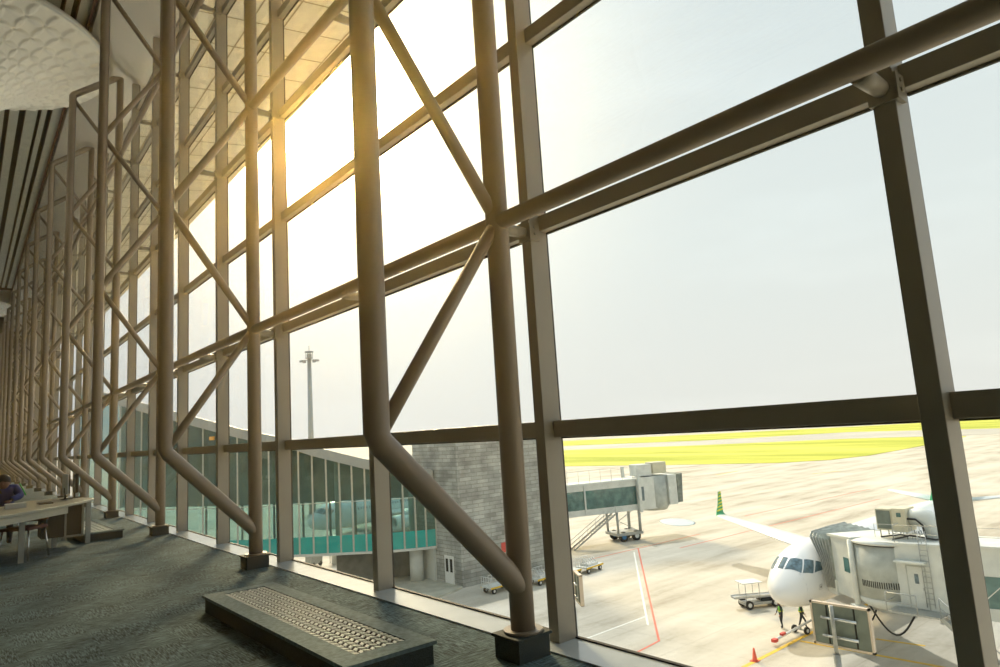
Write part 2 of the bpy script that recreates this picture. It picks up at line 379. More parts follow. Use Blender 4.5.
for x in (4.4, 5.2, 6.0, 6.8, 7.6):
    slab_x(jn, x, x+.03, -6.5, YEND, sof(x)-.012, sof(x)+.012)
jn.build('panel_joints', mat('soffit_joint', (.35, .29, .18), .8), roof)
wb_ = slab_x(MB(), 3.0, 3.50, -7, YEND+2, -3.5, -.4); slab_x(wb_, 3.3, 3.49, -7, YEND+2, -13.9, -3.5); tag(wb_.build('wall_below', 'bridgewhite'), kind='structure')

# curtain wall: each bay is one window with its mullion, transoms and panes
win0 = None
for m in range(-2, NB):
    y = YM(m)
    if win0 is None:
        w = thing('window_1', (D, y, 0), kind='structure')
        MB().box((-.168, 0, 0), (0, .10, 11.3)).build('mullion', 'mullion', w, bevel=.004)
        MB().box((0, .005, -.05), (.018, .095, 11.3)).build('mullion_cap', 'gasket', w)
        for k in range(1, 8):
            t = MB().box((-.075, .10, LEV[k]), (0, BAY, LEV[k]+.12)).build('transom', 'mullion', w, bevel=.003)
            MB().box((0, .10, LEV[k]-.012), (.018, BAY, LEV[k]+.11)).build('transom_cap', 'gasket', t)
        MB().box((-.012, .10, 0.012), (.018, BAY, .022)).build('glazing_bead', 'gasket', w)
        for k in range(8):
            z0 = LEV[k]+(.12 if k else .03); z1 = LEV[k+1] if k < 7 else 11.2
            MB().box((.004, .10, z0), (.012, BAY, z1)).build('pane', 'pane', w)
        win0 = w
    else:
        w = copy_tree(win0); w.name = 'window_%d' % (m+3); w.location.y = y; w.location.x = D+bd(y); w.rotation_euler.z = -math.atan(BEND) if y > YB else 0

# suspended slatted ceiling
SZ = 12.25
sl_root = thing('slatted_ceiling', (-4, 25, SZ), label='suspended ceiling of long pale slats and dark red gaps, inboard of the trusses', cat='ceiling slats')
a = MB(); b_ = MB(); x = 2.17; i = 0
while x > -12:
    w = (.24, .15, .30)[i % 3]
    slab_x(a, x-w, x, -6.5, 51, SZ, SZ+.08)
    slab_x(b_, x-w-.012, x-w, -6.5, 51, SZ-.08, SZ+.08); x -= w+(.12, .08, .16)[i % 3]; i += 1
slab_x(b_, 2.17, 2.23, -6.5, 51, SZ-.12, SZ+.25); b_.box((-12, 51, SZ-.12), (2.23+bd(51), 51.1, SZ+.25))
a.build('pale_slats', 'slat', sl_root, True); b_.build('dark_slats', 'slatdark', sl_root, True)
slab_x(MB(), -12, 2.17, -6.5, 51, SZ+.12, SZ+.18, False).build('backing', 'dark', sl_root, True)
hg = MB()
for yy in range(-4, 50, 6):
    for xx in (-10, -5, 0, 1.6): hg.cyl((xx, yy, SZ+.15), (xx, yy, CH), .02, 6)
hg.build('hanger', 'steel', sl_root, True)

# trumpet shaped shell columns with relief of interlaced circles
def shell(name, cx, cy, rim, R, label, throat=.5, depth=2.9, res=1.0):
    root = thing(name, (cx, cy, 0), label=label, cat='column', group=None)
    nu, nv = int(760*res), int(190*res); vs = np.zeros((nv+1, nu, 3))
    r0, r1 = throat, R; nper = 40
    us = np.arange(nu)/nu*nper; vv = np.arange(nv+1)/nv
    for j, t in enumerate(vv):
        r = r0*(r1/r0)**t; z = rim-depth*(1-((r-r0)/(r1-r0))**.38)
        v = math.log(r/r0)*nper/(2*math.pi)
        # distance to the nearest circle outlines of a square lattice of overlapping circles
        h = np.zeros(nu)
        for du in (-1, 0, 1):
            for dv in (-1, 0, 1):
                cu = np.floor(us)+.5+du; cv = math.floor(v)+.5+dv
                dd = np.hypot(us-cu, v-cv); h += np.clip((.707-dd)/.10, 0, 1)
        h = np.minimum(h, 2.0)
        step = 2*math.pi*r/nper
        off = -h*step*.125 if t < .985 else np.full(nu, -.16*step)
        ang = 2*math.pi*np.arange(nu)/nu
        vs[j, :, 0] = (r-off*.55)*np.cos(ang); vs[j, :, 1] = (r-off*.55)*np.sin(ang); vs[j, :, 2] = z+off*.85
    flat = vs.reshape(-1, 3).tolist(); fs = []
    for j in range(nv):
        for k in range(nu):
            k2 = (k+1) % nu; fs.append((j*nu+k, j*nu+k2, (j+1)*nu+k2, (j+1)*nu+k))
    mb = MB(); mb.add(flat, fs, True)
    mb.build('shell', 'shell', root)
    MB().lathe([(R-.05, rim-.03), (R+.03, rim-.045), (R+.05, rim), (R+.03, rim+.1), (R-.3, rim+.2), (.5, rim+.25)], n=96).build('rim', 'white', root)
    MB().lathe([(throat, 0), (throat, rim-depth+.05)], n=48).build('shaft', 'white', root)
    MB().cyl((0, 0, rim+.2), (0, 0, CH), .5, 32).build('neck', 'plaster', root)
    # unseen ring of added fill lamps, there to brighten the shell and ceiling
    MB().lathe([(throat-.01, 6.0), (throat+.22, 6.0), (throat+.26, 6.08), (throat+.26, 6.2), (throat+.22, 6.2), (throat+.22, 6.12), (throat-.01, 6.12)], n=40).build('fill_lamp_ring', 'white', root)
    for k in range(6):
        a_ = math.pi/3*k; li = bpy.data.lights.new('fill_light', 'SPOT'); li.energy = FILL_POWER; li.spot_size = math.radians(165); li.spot_blend = .6; li.shadow_soft_size = .08; li.color = (1, .90, .72)
        lo = bpy.data.objects.new('fill_lamp', li); COL.objects.link(lo); lo.parent = root; lo.location = ((throat+.13)*math.cos(a_), (throat+.13)*math.sin(a_), 6.25); lo.rotation_euler = (math.pi, 0, 0)
    return root
FILL_POWER = 55
shell('trumpet_column', -.33, 19.6, 11.6, 3.26, 'white trumpet-shaped column head with interlaced circle relief, nearest, top left corner')
shell('trumpet_column', -.25, 55.5, 11.7, 3.4, 'distant white trumpet column head just past the slatted ceiling', res=.6)

# added thin volume, its warm colour imitating the veil of a lens flare
hz = bpy.data.materials.new('flare_haze_volume'); hz.use_nodes = True; hn = hz.node_tree; hn.nodes.clear()
ho = hn.nodes.new('ShaderNodeOutputMaterial'); hv = hn.nodes.new('ShaderNodeVolumeScatter')
hv.inputs['Color'].default_value = (1, .70, .25, 1); hv.inputs['Density'].default_value = .0082; hv.inputs['Anisotropy'].default_value = .88
hn.links.new(hv.outputs[0], ho.inputs['Volume'])
tag(MB().box((-13.5, -6.6, .3), (3.2, YEND-.3, 12.0)).build('flare_haze', hz), 'thin warm volume added to the hall to imitate lens flare glow', 'flare_haze', kind='stuff')

# ------------------------------------------------------------------ trusses
ORD = ['nearest', 'second', 'third', 'fourth', 'fifth', 'sixth', 'seventh', 'eighth', 'ninth', 'tenth', 'eleventh', 'twelfth']
def make_truss():
    t = thing('steel_truss', (0, 0, 0))
    zt = 10.6
    MB().tube([(XR, 0, .15), (XR, 0, 11.36)], .083, 24).build('rear_chord', 'tube', t)
    MB().tube([(XR, 0, .42), (XR-.02, 0, .46), (XF+.03, 0, 1.46), (XF, 0, 1.52), (XF, 0, zt-.03), (XF+.02, 0, zt), (XR-.14, 0, 11.30), (XR, 0, 11.32)], .080, 24).build('front_chord', 'tube', t)
    MB().cyl((XR, 0, .155), (XR, 0, .172), .132, 28).build('base_flange', 'tube', t)
    nodes = [(XF, 1.49), (XR, 3.01), (XF, 4.52), (XR, 6.10), (XF, 7.45), (XR, 9.12), (XF, 10.5)]
    for p, q in zip(nodes, nodes[1:]): MB().tube([(p[0], 0, p[1]), (q[0], 0, q[1])], .047, 16).build('brace', 'tube', t)
    return t
truss0 = make_truss()
plinth0 = thing('granite_plinth')
MB().box((-.135, -.125, 0), (.135, .125, .138)).build('body', 'granite', plinth0)
MB().box((-.15, -.14, .136), (.15, .14, .155)).build('top_slab', 'granite', plinth0, bevel=.003)
MB().cyl((.12, .07, .155), (.12, .07, .175), .008, 8).build('bolt', 'gasket', plinth0)
where = ['its bent leg landing right of the floor vent box', 'its foot beside the far end of the floor vent box', 'standing beyond the desk and second vent box', 'its top corner over the shell column']
for k in range(12):
    y = YM(2*k+1)+.04
    t = truss0 if k == 0 else copy_tree(truss0); t.location = (bd(y), y, 0)
    tag(t, '%s tubular steel wall truss%s' % (ORD[k], ', '+where[k] if k < 4 else ' counting away from the camera along the glass'), 'truss', 'tubular trusses along the glass wall')
    p = plinth0 if k == 0 else copy_tree(plinth0); p.location = (3.03+bd(y), y, 0)
    tag(p, 'dark granite plinth under the foot of the %s truss' % ORD[k], 'plinth', 'granite plinths under the trusses')
# horizontal tie tubes with brackets to every mullion
for n_, (z, nm) in enumerate(((2.995, 'lowest'), (6.10, 'middle'), (9.12, 'uppermost'))):
    r = thing('tie_tube', (XR, 0, z), label='%s long horizontal steel tube tying the trusses together, parallel to the glass' % nm, cat='tube', group='horizontal tubes in front of the glass')
    MB().tube([(XR, -6.9, z), (XR, YB, z), (XR+bd(YEND-.1), YEND-.1, z)], .060, 24).build('pipe', 'tube', r, True)
    for m in range(-2, NB):
        y = YM(m)+.05
        xr, dd = XR+bd(y), D+bd(y)
        b = MB().tube([(xr+.03, y, z-.02), (xr+.12, y, z-.03), (dd-.185, y, z-.03)], [.05, .045, .04], 14)
        b.box((dd-.188, y-.06, z-.10), (dd-.166, y+.06, z+.05)); b.box((dd-.188, y-.072, z-.10), (dd-.09, y-.052, z+.03))
        b.cyl((dd-.14, y-.08, z-.05), (dd-.14, y-.07, z-.05), .012, 8).cyl((dd-.14, y-.08, z-.0), (dd-.14, y-.07, z-.0), .012, 8)
        b.build('bracket', 'mullion', r, True)

# ------------------------------------------------------------------ floor vent boxes
def vent_box():
    v = thing('floor_vent_box')
    x0, x1, L = -.33, .335, 2.92
    MB().box((x0+.02, .02, 0), (x1-.02, L-.02, .13)).build('body', 'granite', v)
    gx0, gx1, gy0, gy1 = -.175, .20, .17, L-.13
    s = MB()
    s.box((x0, 0, .125), (x1, gy0, .15)); s.box((x0, gy1, .125), (x1, L, .15)); s.box((x0, gy0, .125), (gx0, gy1, .15)); s.box((gx1, gy0, .125), (x1, gy1, .15))
    s.build('stone_rim', 'granite_top', v)
    MB().box((gx0, gy0, .118), (gx1, gy1, .131)).build('well', 'dark', v)
    g = MB(); nx = 9; ny = 36; px = (gx1-gx0)/nx; py = (gy1-gy0)/ny
    for i in range(nx):
        for j in range(ny):
            xa = gx0+px*(i+.12); xb = gx0+px*(i+.88); ya = gy0+py*j+py*.12; sk = py*.42 if i % 2 else -py*.42
            h = py*.50; o = 0 if i % 2 else py*.42
            pts = [(xa, ya+o), (xb, ya+sk+o), (xb, ya+h+sk+o), (xa, ya+h+o)]
            pts = [(a_, min(max(b2, gy0), gy1)) for a_, b2 in pts]
            if pts[3][1]-pts[0][1] > .004: g.prism(pts, .138, .146)
    g.build('grille', 'grate', v)
    return v
vb = vent_box(); vb.location = (2.23, 3.93, 0); tag(vb, 'long low dark stone floor vent box with metal grille, nearest on the carpet', 'vent', 'stone floor vent boxes')
v2 = copy_tree(vb); v2.location = (2.23, 14.1, 0); tag(v2, 'dark stone floor vent box half hidden behind the desk', 'vent', 'stone floor vent boxes')

# ------------------------------------------------------------------ desk corner
dk = thing('curved_desk', (1.2, 13.3, 0), label='curved beige office desk with dark panels at the left edge', cat='desk')
top = [(.0, 11.0), (.55, 11.72), (1.1, 12.35), (1.6, 13.05), (1.96, 13.72), (2.06, 13.98), (2.08, 14.15), (2.02, 14.5), (1.85, 15.3), (1.15, 15.3), (.95, 14.6), (.5, 13.7), (-.1, 12.9), (-.8, 12.2)]
MB().prism(top, .715, .755).build('desktop', 'desktop', dk, True, bevel=.006)
MB().bar((.05, 11.12, .66), (1.55, 13.05, .66), .03, .10).build('apron_rail', 'desktop', dk, True)
for x, y in ((1.98, 14.0), (.92, 12.5), (1.75, 15.1), (-.45, 12.2)):
    MB().box((x-.035, y-.035, 0), (x+.035, y+.035, .715)).build('leg', 'deskleg', dk, True)
cb = MB().box((1.28, 13.75, .18), (1.62, 14.35, .70)).build('pedestal', 'deskpanel', dk, True)
MB().box((1.62, 13.78, .18), (1.86, 13.80, .70)).box((1.64, 13.80, .2), (1.84, 14.3, .68)).build('side_panel', 'deskpanel', dk, True)
f = MB()
for a_, b2 in (((1.62, .16), (1.86, .19)), ((1.62, .68), (1.86, .715)), ((1.60, .16), (1.63, .715)), ((1.85, .16), (1.88, .715))): f.box((a_[0], 13.74, a_[1]), (b2[0], 13.78, b2[1]))
f.build('panel_frame', 'desktop', dk, True)
MB().box((1.44, 13.9, 0), (1.51, 13.97, .18)).build('leg', 'deskleg', dk, True)
def monitor(x, y, rz, label, m_case):
    t = thing('monitor', (x, y, .756), rz, label, 'monitor', 'monitors on the desk')
    MB().box((-.26, -.012, .10), (.26, .012, .44)).build('screen', 'screen', t, bevel=.004)
    MB().box((-.265, .012, .095), (.265, .034, .445)).build('case', m_case, t, bevel=.004)
    MB().box((-.02, .01, .0), (.02, .04, .2)).build('neck', 'screen', t); MB().box((-.11, -.08, 0), (.11, .10, .012)).build('foot', 'screen', t)
monitor(1.72, 14.6, math.radians(92), 'monitor with pale casing seen edge on, left of the pair', 'offwhite')
monitor(1.89, 14.8, math.radians(88), 'monitor with dark casing seen edge on, right of the pair', 'screen')
kb = MB().box((1.22, 13.6, .756), (1.42, 14.0, .775)); tag(kb.build('keyboard', 'screen', None), 'dark keyboard lying flat on the curved desk', 'keyboard')
tr = MB().box((.75, 13.2, .756), (1.02, 13.5, .83)).build('paper_tray', 'offwhite'); tag(tr, 'pale paper tray on the desk beside the person', 'tray')
# chair
def chair(x, y, rz, label):
    t = thing('visitor_chair', (x, y, 0), rz, label, 'chair', 'chrome legged chairs at the desk')
    MB().box((-.23, -.22, .44), (.23, .22, .49)).build('seat', 'seatfab', t, bevel=.02)
    MB().box((-.22, -.24, .54), (.22, -.20, .70)).build('backrest', 'seatfab', t, bevel=.015)
    for sx in (-1, 1):
        for sy in (-1, 1): MB().cyl((sx*.20, sy*.18, .45), (sx*.24, sy*.23, 0), .013, 8).build('leg', 'chrome', t)
        MB().cyl((sx*.2, -.2, .45), (sx*.21, -.225, .68), .012, 8).build('back_post', 'chrome', t)
chair(.98, 12.95, math.radians(140), 'chrome-legged chair with red brown seat tucked under the curved desk')
chair(.84, 15.85, math.radians(160), 'chair under the seated person in the blue jacket')

# seated person, head bent over the desk
def skinned(name, m, verts, edges, radii, parent, sub=2):
    me = bpy.data.meshes.new(name); me.from_pydata(verts, edges, []); me.update()
    o = bpy.data.objects.new(name, me); COL.objects.link(o); o.parent = parent
    md = o.modifiers.new('skin', 'SKIN'); md.use_smooth_shade = True
    for i, r in enumerate(radii):
        me.skin_vertices[0].data[i].radius = (r, r) if not isinstance(r, tuple) else r
    me.skin_vertices[0].data[0].use_root = True
    sb = o.modifiers.new('sub', 'SUBSURF'); sb.levels = sub; sb.render_levels = sub
    me.materials.append(MT[m]); return o
def hand(p, d, parent, m='skin', side=1):
    p = Vector(p); d = Vector(d).normalized(); u = d.cross(Vector((0, 0, 1))).normalized(); mb = MB()
    dn = Vector((0, 0, -1))
    mb.loft([[p+u*a_*w+dn*b2*t+d*l for a_, b2 in ((-1, -1), (1, -1), (1, 1), (-1, 1))] for l, w, t in ((0, .022, .016), (.03, .036, .015), (.085, .042, .012))], True, True)
    for i, (o, L) in enumerate(((-.031, .062), (-.011, .074), (.010, .070), (.030, .055))):
        b0 = p+d*.08+u*o
        mb.tube([b0, b0+d*L*.5+dn*.004, b0+d*L*.8+dn*.016, b0+d*L+dn*.03], [.009, .0085, .008, .006], 8)
    b0 = p+d*.03-u*.03*side
    mb.tube([b0, b0+d*.03-u*.022*side, b0+d*.065-u*.026*side+dn*.01], [.011, .010, .007], 8)
    return mb.build('hand', m, parent)
pp = thing('person', (.88, 15.80, 0), label='person in a blue jacket with green stripe sitting bent over the desk', cat='person')
hx, hy = .18, 13.82; fx, fy = -.12, -.99  # facing the desk
def P(a_, s_, z): # along facing, sideways, height, relative to the pelvis
    fl = math.hypot(fx, fy); return (a_*fx/fl - s_*fy/fl*-1, a_*fy/fl + s_*fx/fl, z)
V = [P(0, 0, .55), P(.08, 0, .75), P(.20, 0, .98), P(.24, 0, 1.04), P(.34, 0, 1.08),
     P(.22, .17, 1.0), P(.36, .26, .84), P(.58, .12, .80), P(.22, -.17, 1.0), P(.36, -.26, .84), P(.58, -.12, .80),
     P(0, .10, .52), P(.40, .12, .54), P(.38, .12, .10), P(.46, .12, .05), P(0, -.10, .52), P(.40, -.12, .54), P(.38, -.12, .10), P(.46, -.12, .05)]
skinned('body', 'navy', V, [(0, 1), (1, 2), (2, 3), (3, 4), (2, 5), (5, 6), (6, 7), (2, 8), (8, 9), (9, 10), (0, 11), (11, 12), (12, 13), (13, 14), (0, 15), (15, 16), (16, 17), (17, 18)],
        [(.14, .11), (.14, .11), (.13, .10), .05, .05, .06, .05, .035, .06, .05, .035, .085, .065, .045, .04, .085, .065, .045, .04], pp)
V2 = [P(0, 0, .56), P(.08, 0, .76), P(.20, 0, .99), P(.23, 0, 1.03), P(.22, .17, 1.0), P(.36, .27, .85), P(.56, .13, .81), P(.22, -.17, 1.0), P(.36, -.27, .85), P(.56, -.13, .81)]
skinned('jacket', 'bluejacket', V2, [(0, 1), (1, 2), (2, 3), (2, 4), (4, 5), (5, 6), (2, 7), (7, 8), (8, 9)], [(.165, .13), (.165, .13), (.15, .12), .07, .085, .068, .05, .085, .068, .05], pp)
MB().tube([P(.17, -.235, 1.075), P(.30, -.30, .96), P(.38, -.345, .86)], .012, 8).tube([P(.17, .235, 1.075), P(.30, .30, .96), P(.38, .345, .86)], .012, 8).build('green_stripe', 'greenstripe', pp)
hc = P(.42, 0, 1.12)
hd = MB().sphere(hc, .098, 14, (1, .9, 1.2)); n_ = P(.52, 0, 1.09); hd.sphere(n_, .016, 6); hd.sphere(P(.42, .092, 1.12), .022, 6, (1, .5, 1.4)); hd.sphere(P(.42, -.092, 1.12), .022, 6, (1, .5, 1.4))
head = hd.build('head', 'skin', pp)
for s_ in (-1, 1): MB().sphere(P(.505, s_*.033, 1.135), .010, 6).build('eye', 'screen', head)
MB().sphere(P(.40, 0, 1.155), .108, 14, (1.03, 1.0, 1.08)).build('hair', 'hair', head)
hand(P(.60, .12, .79), Vector(P(1, -.2, 0)), pp, side=1); hand(P(.60, -.12, .79), Vector(P(1, .2, 0)), pp, side=-1)

# ------------------------------------------------------------------ apron and airfield
def gpoly(name, pts, z, m, h=.02, **kw):
    o = MB().prism([(p[0], p[1]) for p in pts], z, z+h).build(name, m); tag(o, **kw); return o
gr = MB().box((3.8, -1500, GZ-1), (9000, 9000, GZ)).box((-1500, -1500, GZ-1), (3.8, 9000, GZ)).build('ground', 'apron'); tag(gr, kind='structure')
G = lambda x, y: at(x, y, 2, GZ)[:2]
def along(line, xs):   # line = [(px,py),...] interpolated
    return [G(x, float(np.interp(x, [p[0] for p in line], [p[1] for p in line]))) for x in xs]
xs = [480, 566, 640, 700, 780, 850, 920, 1000, 1060]
def band(name, topl, botl, m, h, x0=480, x1=1060, **kw):
    xx = [x for x in xs if x0 <= x <= x1]; a_ = along(topl, xx); b2 = along(botl, xx)
    mb = MB(); n = len(xx)
    vs = [(p[0], p[1], GZ+h) for p in a_]+[(p[0], p[1], GZ+h) for p in b2]
    vs += [(v[0], v[1], GZ-.1) for v in vs]
    fs = [(i, i+1, n+i+1, n+i) for i in range(n-1)]
    fs += [(n+i, n+i+1, 3*n+i+1, 3*n+i) for i in range(n-1)]
    mb.add(vs, fs); o = mb.build(name, m); tag(o, **kw); return o
band('grass', [(480, 439.5), (1060, 408.5)], [(480, 441.8), (1060, 410.6)], 'grass', .12, kind='stuff', label='farthest thin strip of yellow green grass', cat='grass')
band('taxiway', [(480, 441.9), (1060, 410.7)], [(480, 445.2), (1060, 415.2)], 'taxi', .08, kind='structure')
band('grass', [(480, 445.2), (700, 434.5), (850, 427), (1060, 415.2)], [(480, 450), (566, 446), (700, 440.8), (850, 432.2), (1000, 428.5), (1060, 425)], 'grass', .12, kind='stuff', label='middle strip of yellow green grass between two taxiways', cat='grass')
band('taxiway', [(480, 450), (566, 446), (700, 440.8), (850, 432.2), (1000, 428.5), (1060, 425)], [(480, 455), (566, 450.2), (700, 445.4), (850, 438.8), (1000, 434), (1060, 430)], 'taxi', .08, kind='structure')
ga = [(480, 455), (566, 450.2), (700, 445.4), (850, 438.8), (920, 437), (966, 436.4)]
gb = [(480, 467.5), (566, 466.3), (700, 464.5), (780, 463), (830, 460), (870, 455.5), (900, 450), (925, 445.5), (966, 436.8)]
pts = [G(*p) for p in ga]+[G(*p) for p in reversed(gb)]
gpoly('grass', pts, GZ-.05, 'grass', .17, kind='stuff', label='nearest broad patch of yellow green grass with a rounded tip', cat='grass')
def line(name, p, q, w, m, label=None, z=.012):
    p = Vector((*p, GZ)); q = Vector((*q, GZ)); d = (q-p).normalized(); n = Vector((-d.y, d.x, 0))*w/2
    mb = MB(); mb.hexa([p-n, p+n, q+n, q-n, p-n+Vector((0, 0, z)), p+n+Vector((0, 0, z)), q+n+Vector((0, 0, z)), q-n+Vector((0, 0, z))])
    o = mb.build(name, m)
    tag(o, label, 'marking'); return o
line('painted_line', (30, 24.9), (82, 24.9), .28, 'roadyellow', 'yellow nose-in guide line on the apron under the airliner')
line('painted_line', G(800, 641), G(990, 676), .26, 'roadyellow', 'yellow line on the apron crossing behind the sign board', .014)
line('painted_line', G(876, 639), G(925, 646), .22, 'roadyellow', 'short yellow line in the shadow right of the sign board', .015)
line('painted_line', G(638, 548), G(659, 641), .16, 'roadred', 'red line on the apron running down from the bridge wheels')
line('painted_line', G(659, 641), G(628, 657), .16, 'roadred', 'short red line turning back towards the glass wall', .014)
line('painted_line', G(634, 552), G(648, 625), .16, 'roadwhite', 'white line beside the red line on the apron')
line('painted_line', G(647, 616), G(580, 641), .16, 'roadwhite', 'white line crossing the apron beside the mullion', .015)
line('painted_line', G(592, 559), G(700, 534), .16, 'roadred', 'long red line under the distant boarding bridge')
line('painted_line', G(745, 516), G(870, 489), .22, 'roadred', 'faint red line behind the wing tip, upper one')
line('painted_line', G(680, 548), G(880, 499), .18, 'roadred', 'faint red line behind the wing tip, lower one')
line('painted_line', G(716, 475), G(738, 471), .5, 'roadyellow', 'small distant yellow dash near the grass')
line('painted_line', G(812, 474), G(840, 471), .5, 'roadyellow', 'distant yellow dash on the far apron, farther right')
tag(MB().lathe([(0, .0), (1, .0), (.9, .012), (0, .012)], n=40).build('puddle', mat('damp_blue_grey_patch', (.46, .53, .55), .5)), 'pale blue grey damp patch right of the distant bridge', 'puddle')
bpy.data.objects['puddle'].location = (*G(677, 522), GZ+.002); bpy.data.objects['puddle'].scale = (2.4, 4.2, 1); bpy.data.objects['puddle'].rotation_euler.z = -.6

# ------------------------------------------------------------------ airliner
AX, AY = 43.5, 24.9
def airliner():
    t = thing('airliner', (AX, AY, GZ), label='white twin engined airliner parked nose-in with green and yellow winglets', cat='airplane')
    # local: x aft, y: +y is starboard (world +y), z up
    st = [(0, .04, .04, 3.15), (.12, .40, .36, 3.17), (.35, .72, .64, 3.22), (.7, 1.02, .92, 3.30), (1.2, 1.32, 1.21, 3.42), (1.8, 1.54, 1.47, 3.56), (2.5, 1.70, 1.73, 3.70), (3.3, 1.83, 1.91, 3.80), (4.4, 1.93, 2.02, 3.85), (5.8, 1.975, 2.07, 3.87),
          (24, 1.975, 2.07, 3.87), (27, 1.90, 1.93, 3.98), (30, 1.55, 1.55, 4.28), (33, 1.05, 1.10, 4.68), (36, .5, .62, 5.05), (37.6, .18, .25, 5.25)]
    def ring(x, ry, rz, zc, n=40):
        out = []
        for j in range(n):
            a_ = 2*math.pi*j/n; yy = math.cos(a_); zz = math.sin(a_)
            out.append((x, ry*yy, zc+rz*zz))
        return out
    fine = []
    for i in range(len(st)-1):
        k = 6 if st[i+1][0] < 6 else 2
        for s_ in range(k):
            u = s_/k; p0 = st[max(i-1, 0)]; p1 = st[i]; p2 = st[i+1]; p3 = st[min(i+2, len(st)-1)]
            x = p1[0]+(p2[0]-p1[0])*u; vals = []
            for c_ in (1, 2, 3):
                m1 = (p2[c_]-p0[c_])/max(p2[0]-p0[0], 1e-6)*(p2[0]-p1[0]); m2 = (p3[c_]-p1[c_])/max(p3[0]-p1[0], 1e-6)*(p2[0]-p1[0])
                h = (2*u**3-3*u*u+1)*p1[c_]+(u**3-2*u*u+u)*m1+(-2*u**3+3*u*u)*p2[c_]+(u**3-u*u)*m2; vals.append(h)
            fine.append((x, *vals))
    fine.append(st[-1])
    fu = MB().loft([ring(*s_) for s_ in fine])
    t.scale = (1.04, 1.04, 1.04)
    fus = fu.build('fuselage', 'airwhite', t)
    X = [s_[0] for s_ in fine]
    def surf(x, ang, out=.012):   # point on skin; angle from +z towards port(-y)
        ry, rz, zc = (np.interp(x, X, [s_[i] for s_ in fine]) for i in (1, 2, 3))
        return (x, -(ry+out)*math.sin(ang), zc+(rz+out)*math.cos(ang))
    def patch(name, quad, m, nn=6, out=.012):   # quad of (x,ang)
        mb = MB(); g_ = []
        for i in range(nn+1):
            for j in range(nn+1):
                u, v = i/nn, j/nn
                x = (1-u)*(1-v)*quad[0][0]+u*(1-v)*quad[1][0]+u*v*quad[2][0]+(1-u)*v*quad[3][0]
                a_ = (1-u)*(1-v)*quad[0][1]+u*(1-v)*quad[1][1]+u*v*quad[2][1]+(1-u)*v*quad[3][1]
                g_.append(surf(x, a_, out))
        mb.add(g_, [(i*(nn+1)+j, i*(nn+1)+j+1, (i+1)*(nn+1)+j+1, (i+1)*(nn+1)+j) for i in range(nn) for j in range(nn)], True)
        return mb.build(name, m, fus)
    for sgn in (1, -1):
        patch('cockpit_window', [(1.12, sgn*.045), (1.98, sgn*.035), (2.22, sgn*.50), (1.42, sgn*.80)], 'cockpit')
        patch('cockpit_window', [(1.49, sgn*.84), (2.30, sgn*.54), (2.76, sgn*.80), (2.10, sgn*1.13)], 'cockpit')
        patch('cockpit_window', [(2.22, sgn*1.14), (2.86, sgn*.85), (3.34, sgn*1.02), (2.98, sgn*1.22)], 'cockpit')
    patch('door_outline', [(4.7, .95), (4.74, .95), (4.74, 1.9), (4.7, 1.9)], 'airgrey', 5)
    patch('sensor_panel', [(2.30, 1.62), (2.62, 1.62), (2.62, 1.82), (2.30, 1.82)], 'airgrey', 4)
    patch('sensor_panel', [(2.34, 1.65), (2.58, 1.65), (2.58, 1.79), (2.34, 1.79)], 'airwhite', 4, .016)
    patch('sensor_panel', [(2.41, 1.68), (2.52, 1.68), (2.52, 1.76), (2.41, 1.76)], 'blackrub', 4, .02)
    sm = MB(); 
    for k in range(24):
        a0 = 2*math.pi*k/24; a1 = 2*math.pi*(k+1)/24
        sm.add([surf(1.30, a0, .004), surf(1.325, a0, .004), surf(1.325, a1, .004), surf(1.30, a1, .004)], [(0, 1, 2, 3)])
    sm.build('radome_seam', 'airgrey', fus)
    cw = MB()
    for k in range(36):
        for sgn in (1, -1):
            x = 7+k*.55
            cw.add([surf(x, sgn*1.22), surf(x+.22, sgn*1.22), surf(x+.22, sgn*1.38), surf(x, sgn*1.38)], [(0, 1, 2, 3)])
    cw.build('cabin_windows', 'cockpit', fus)
    def foil(x0, c_, y, z, th):
        pr = [(0, 0), (.05, .45), (.3, 1), (.7, .55), (1, 0.02), (.7, -.3), (.3, -.5), (.05, -.3)]
        return [(x0+p[0]*c_, y, z+p[1]*th*c_*.08) for p in pr]
    for sgn in (1, -1):
        wg = MB().loft([foil(12.2, 6.9, sgn*1.2, 2.75, 1.2), foil(15.3, 3.9, sgn*6.4, 3.35, 1.0), foil(20.5, 1.65, sgn*16.6, 4.55, .8)], True, True).build('wing', 'airwhite', t)
        sk = MB().loft([[(20.5, sgn*16.6, 4.52), (22.15, sgn*16.6, 4.54), (22.15, sgn*16.62, 4.60), (20.5, sgn*16.62, 4.60)],
                        [(21.1, sgn*17.0, 4.72), (22.35, sgn*17.0, 4.74), (22.35, sgn*16.92, 4.78), (21.1, sgn*16.92, 4.78)],
                        [(22.0, sgn*17.25, 5.6), (22.75, sgn*17.25, 5.6), (22.75, sgn*17.17, 5.6), (22.0, sgn*17.17, 5.6)],
                        [(22.6, sgn*17.45, 6.8), (23.05, sgn*17.45, 6.8), (23.05, sgn*17.40, 6.8), (22.6, sgn*17.40, 6.8)]], True, False).build('winglet', 'green', wg)
        stp = MB()
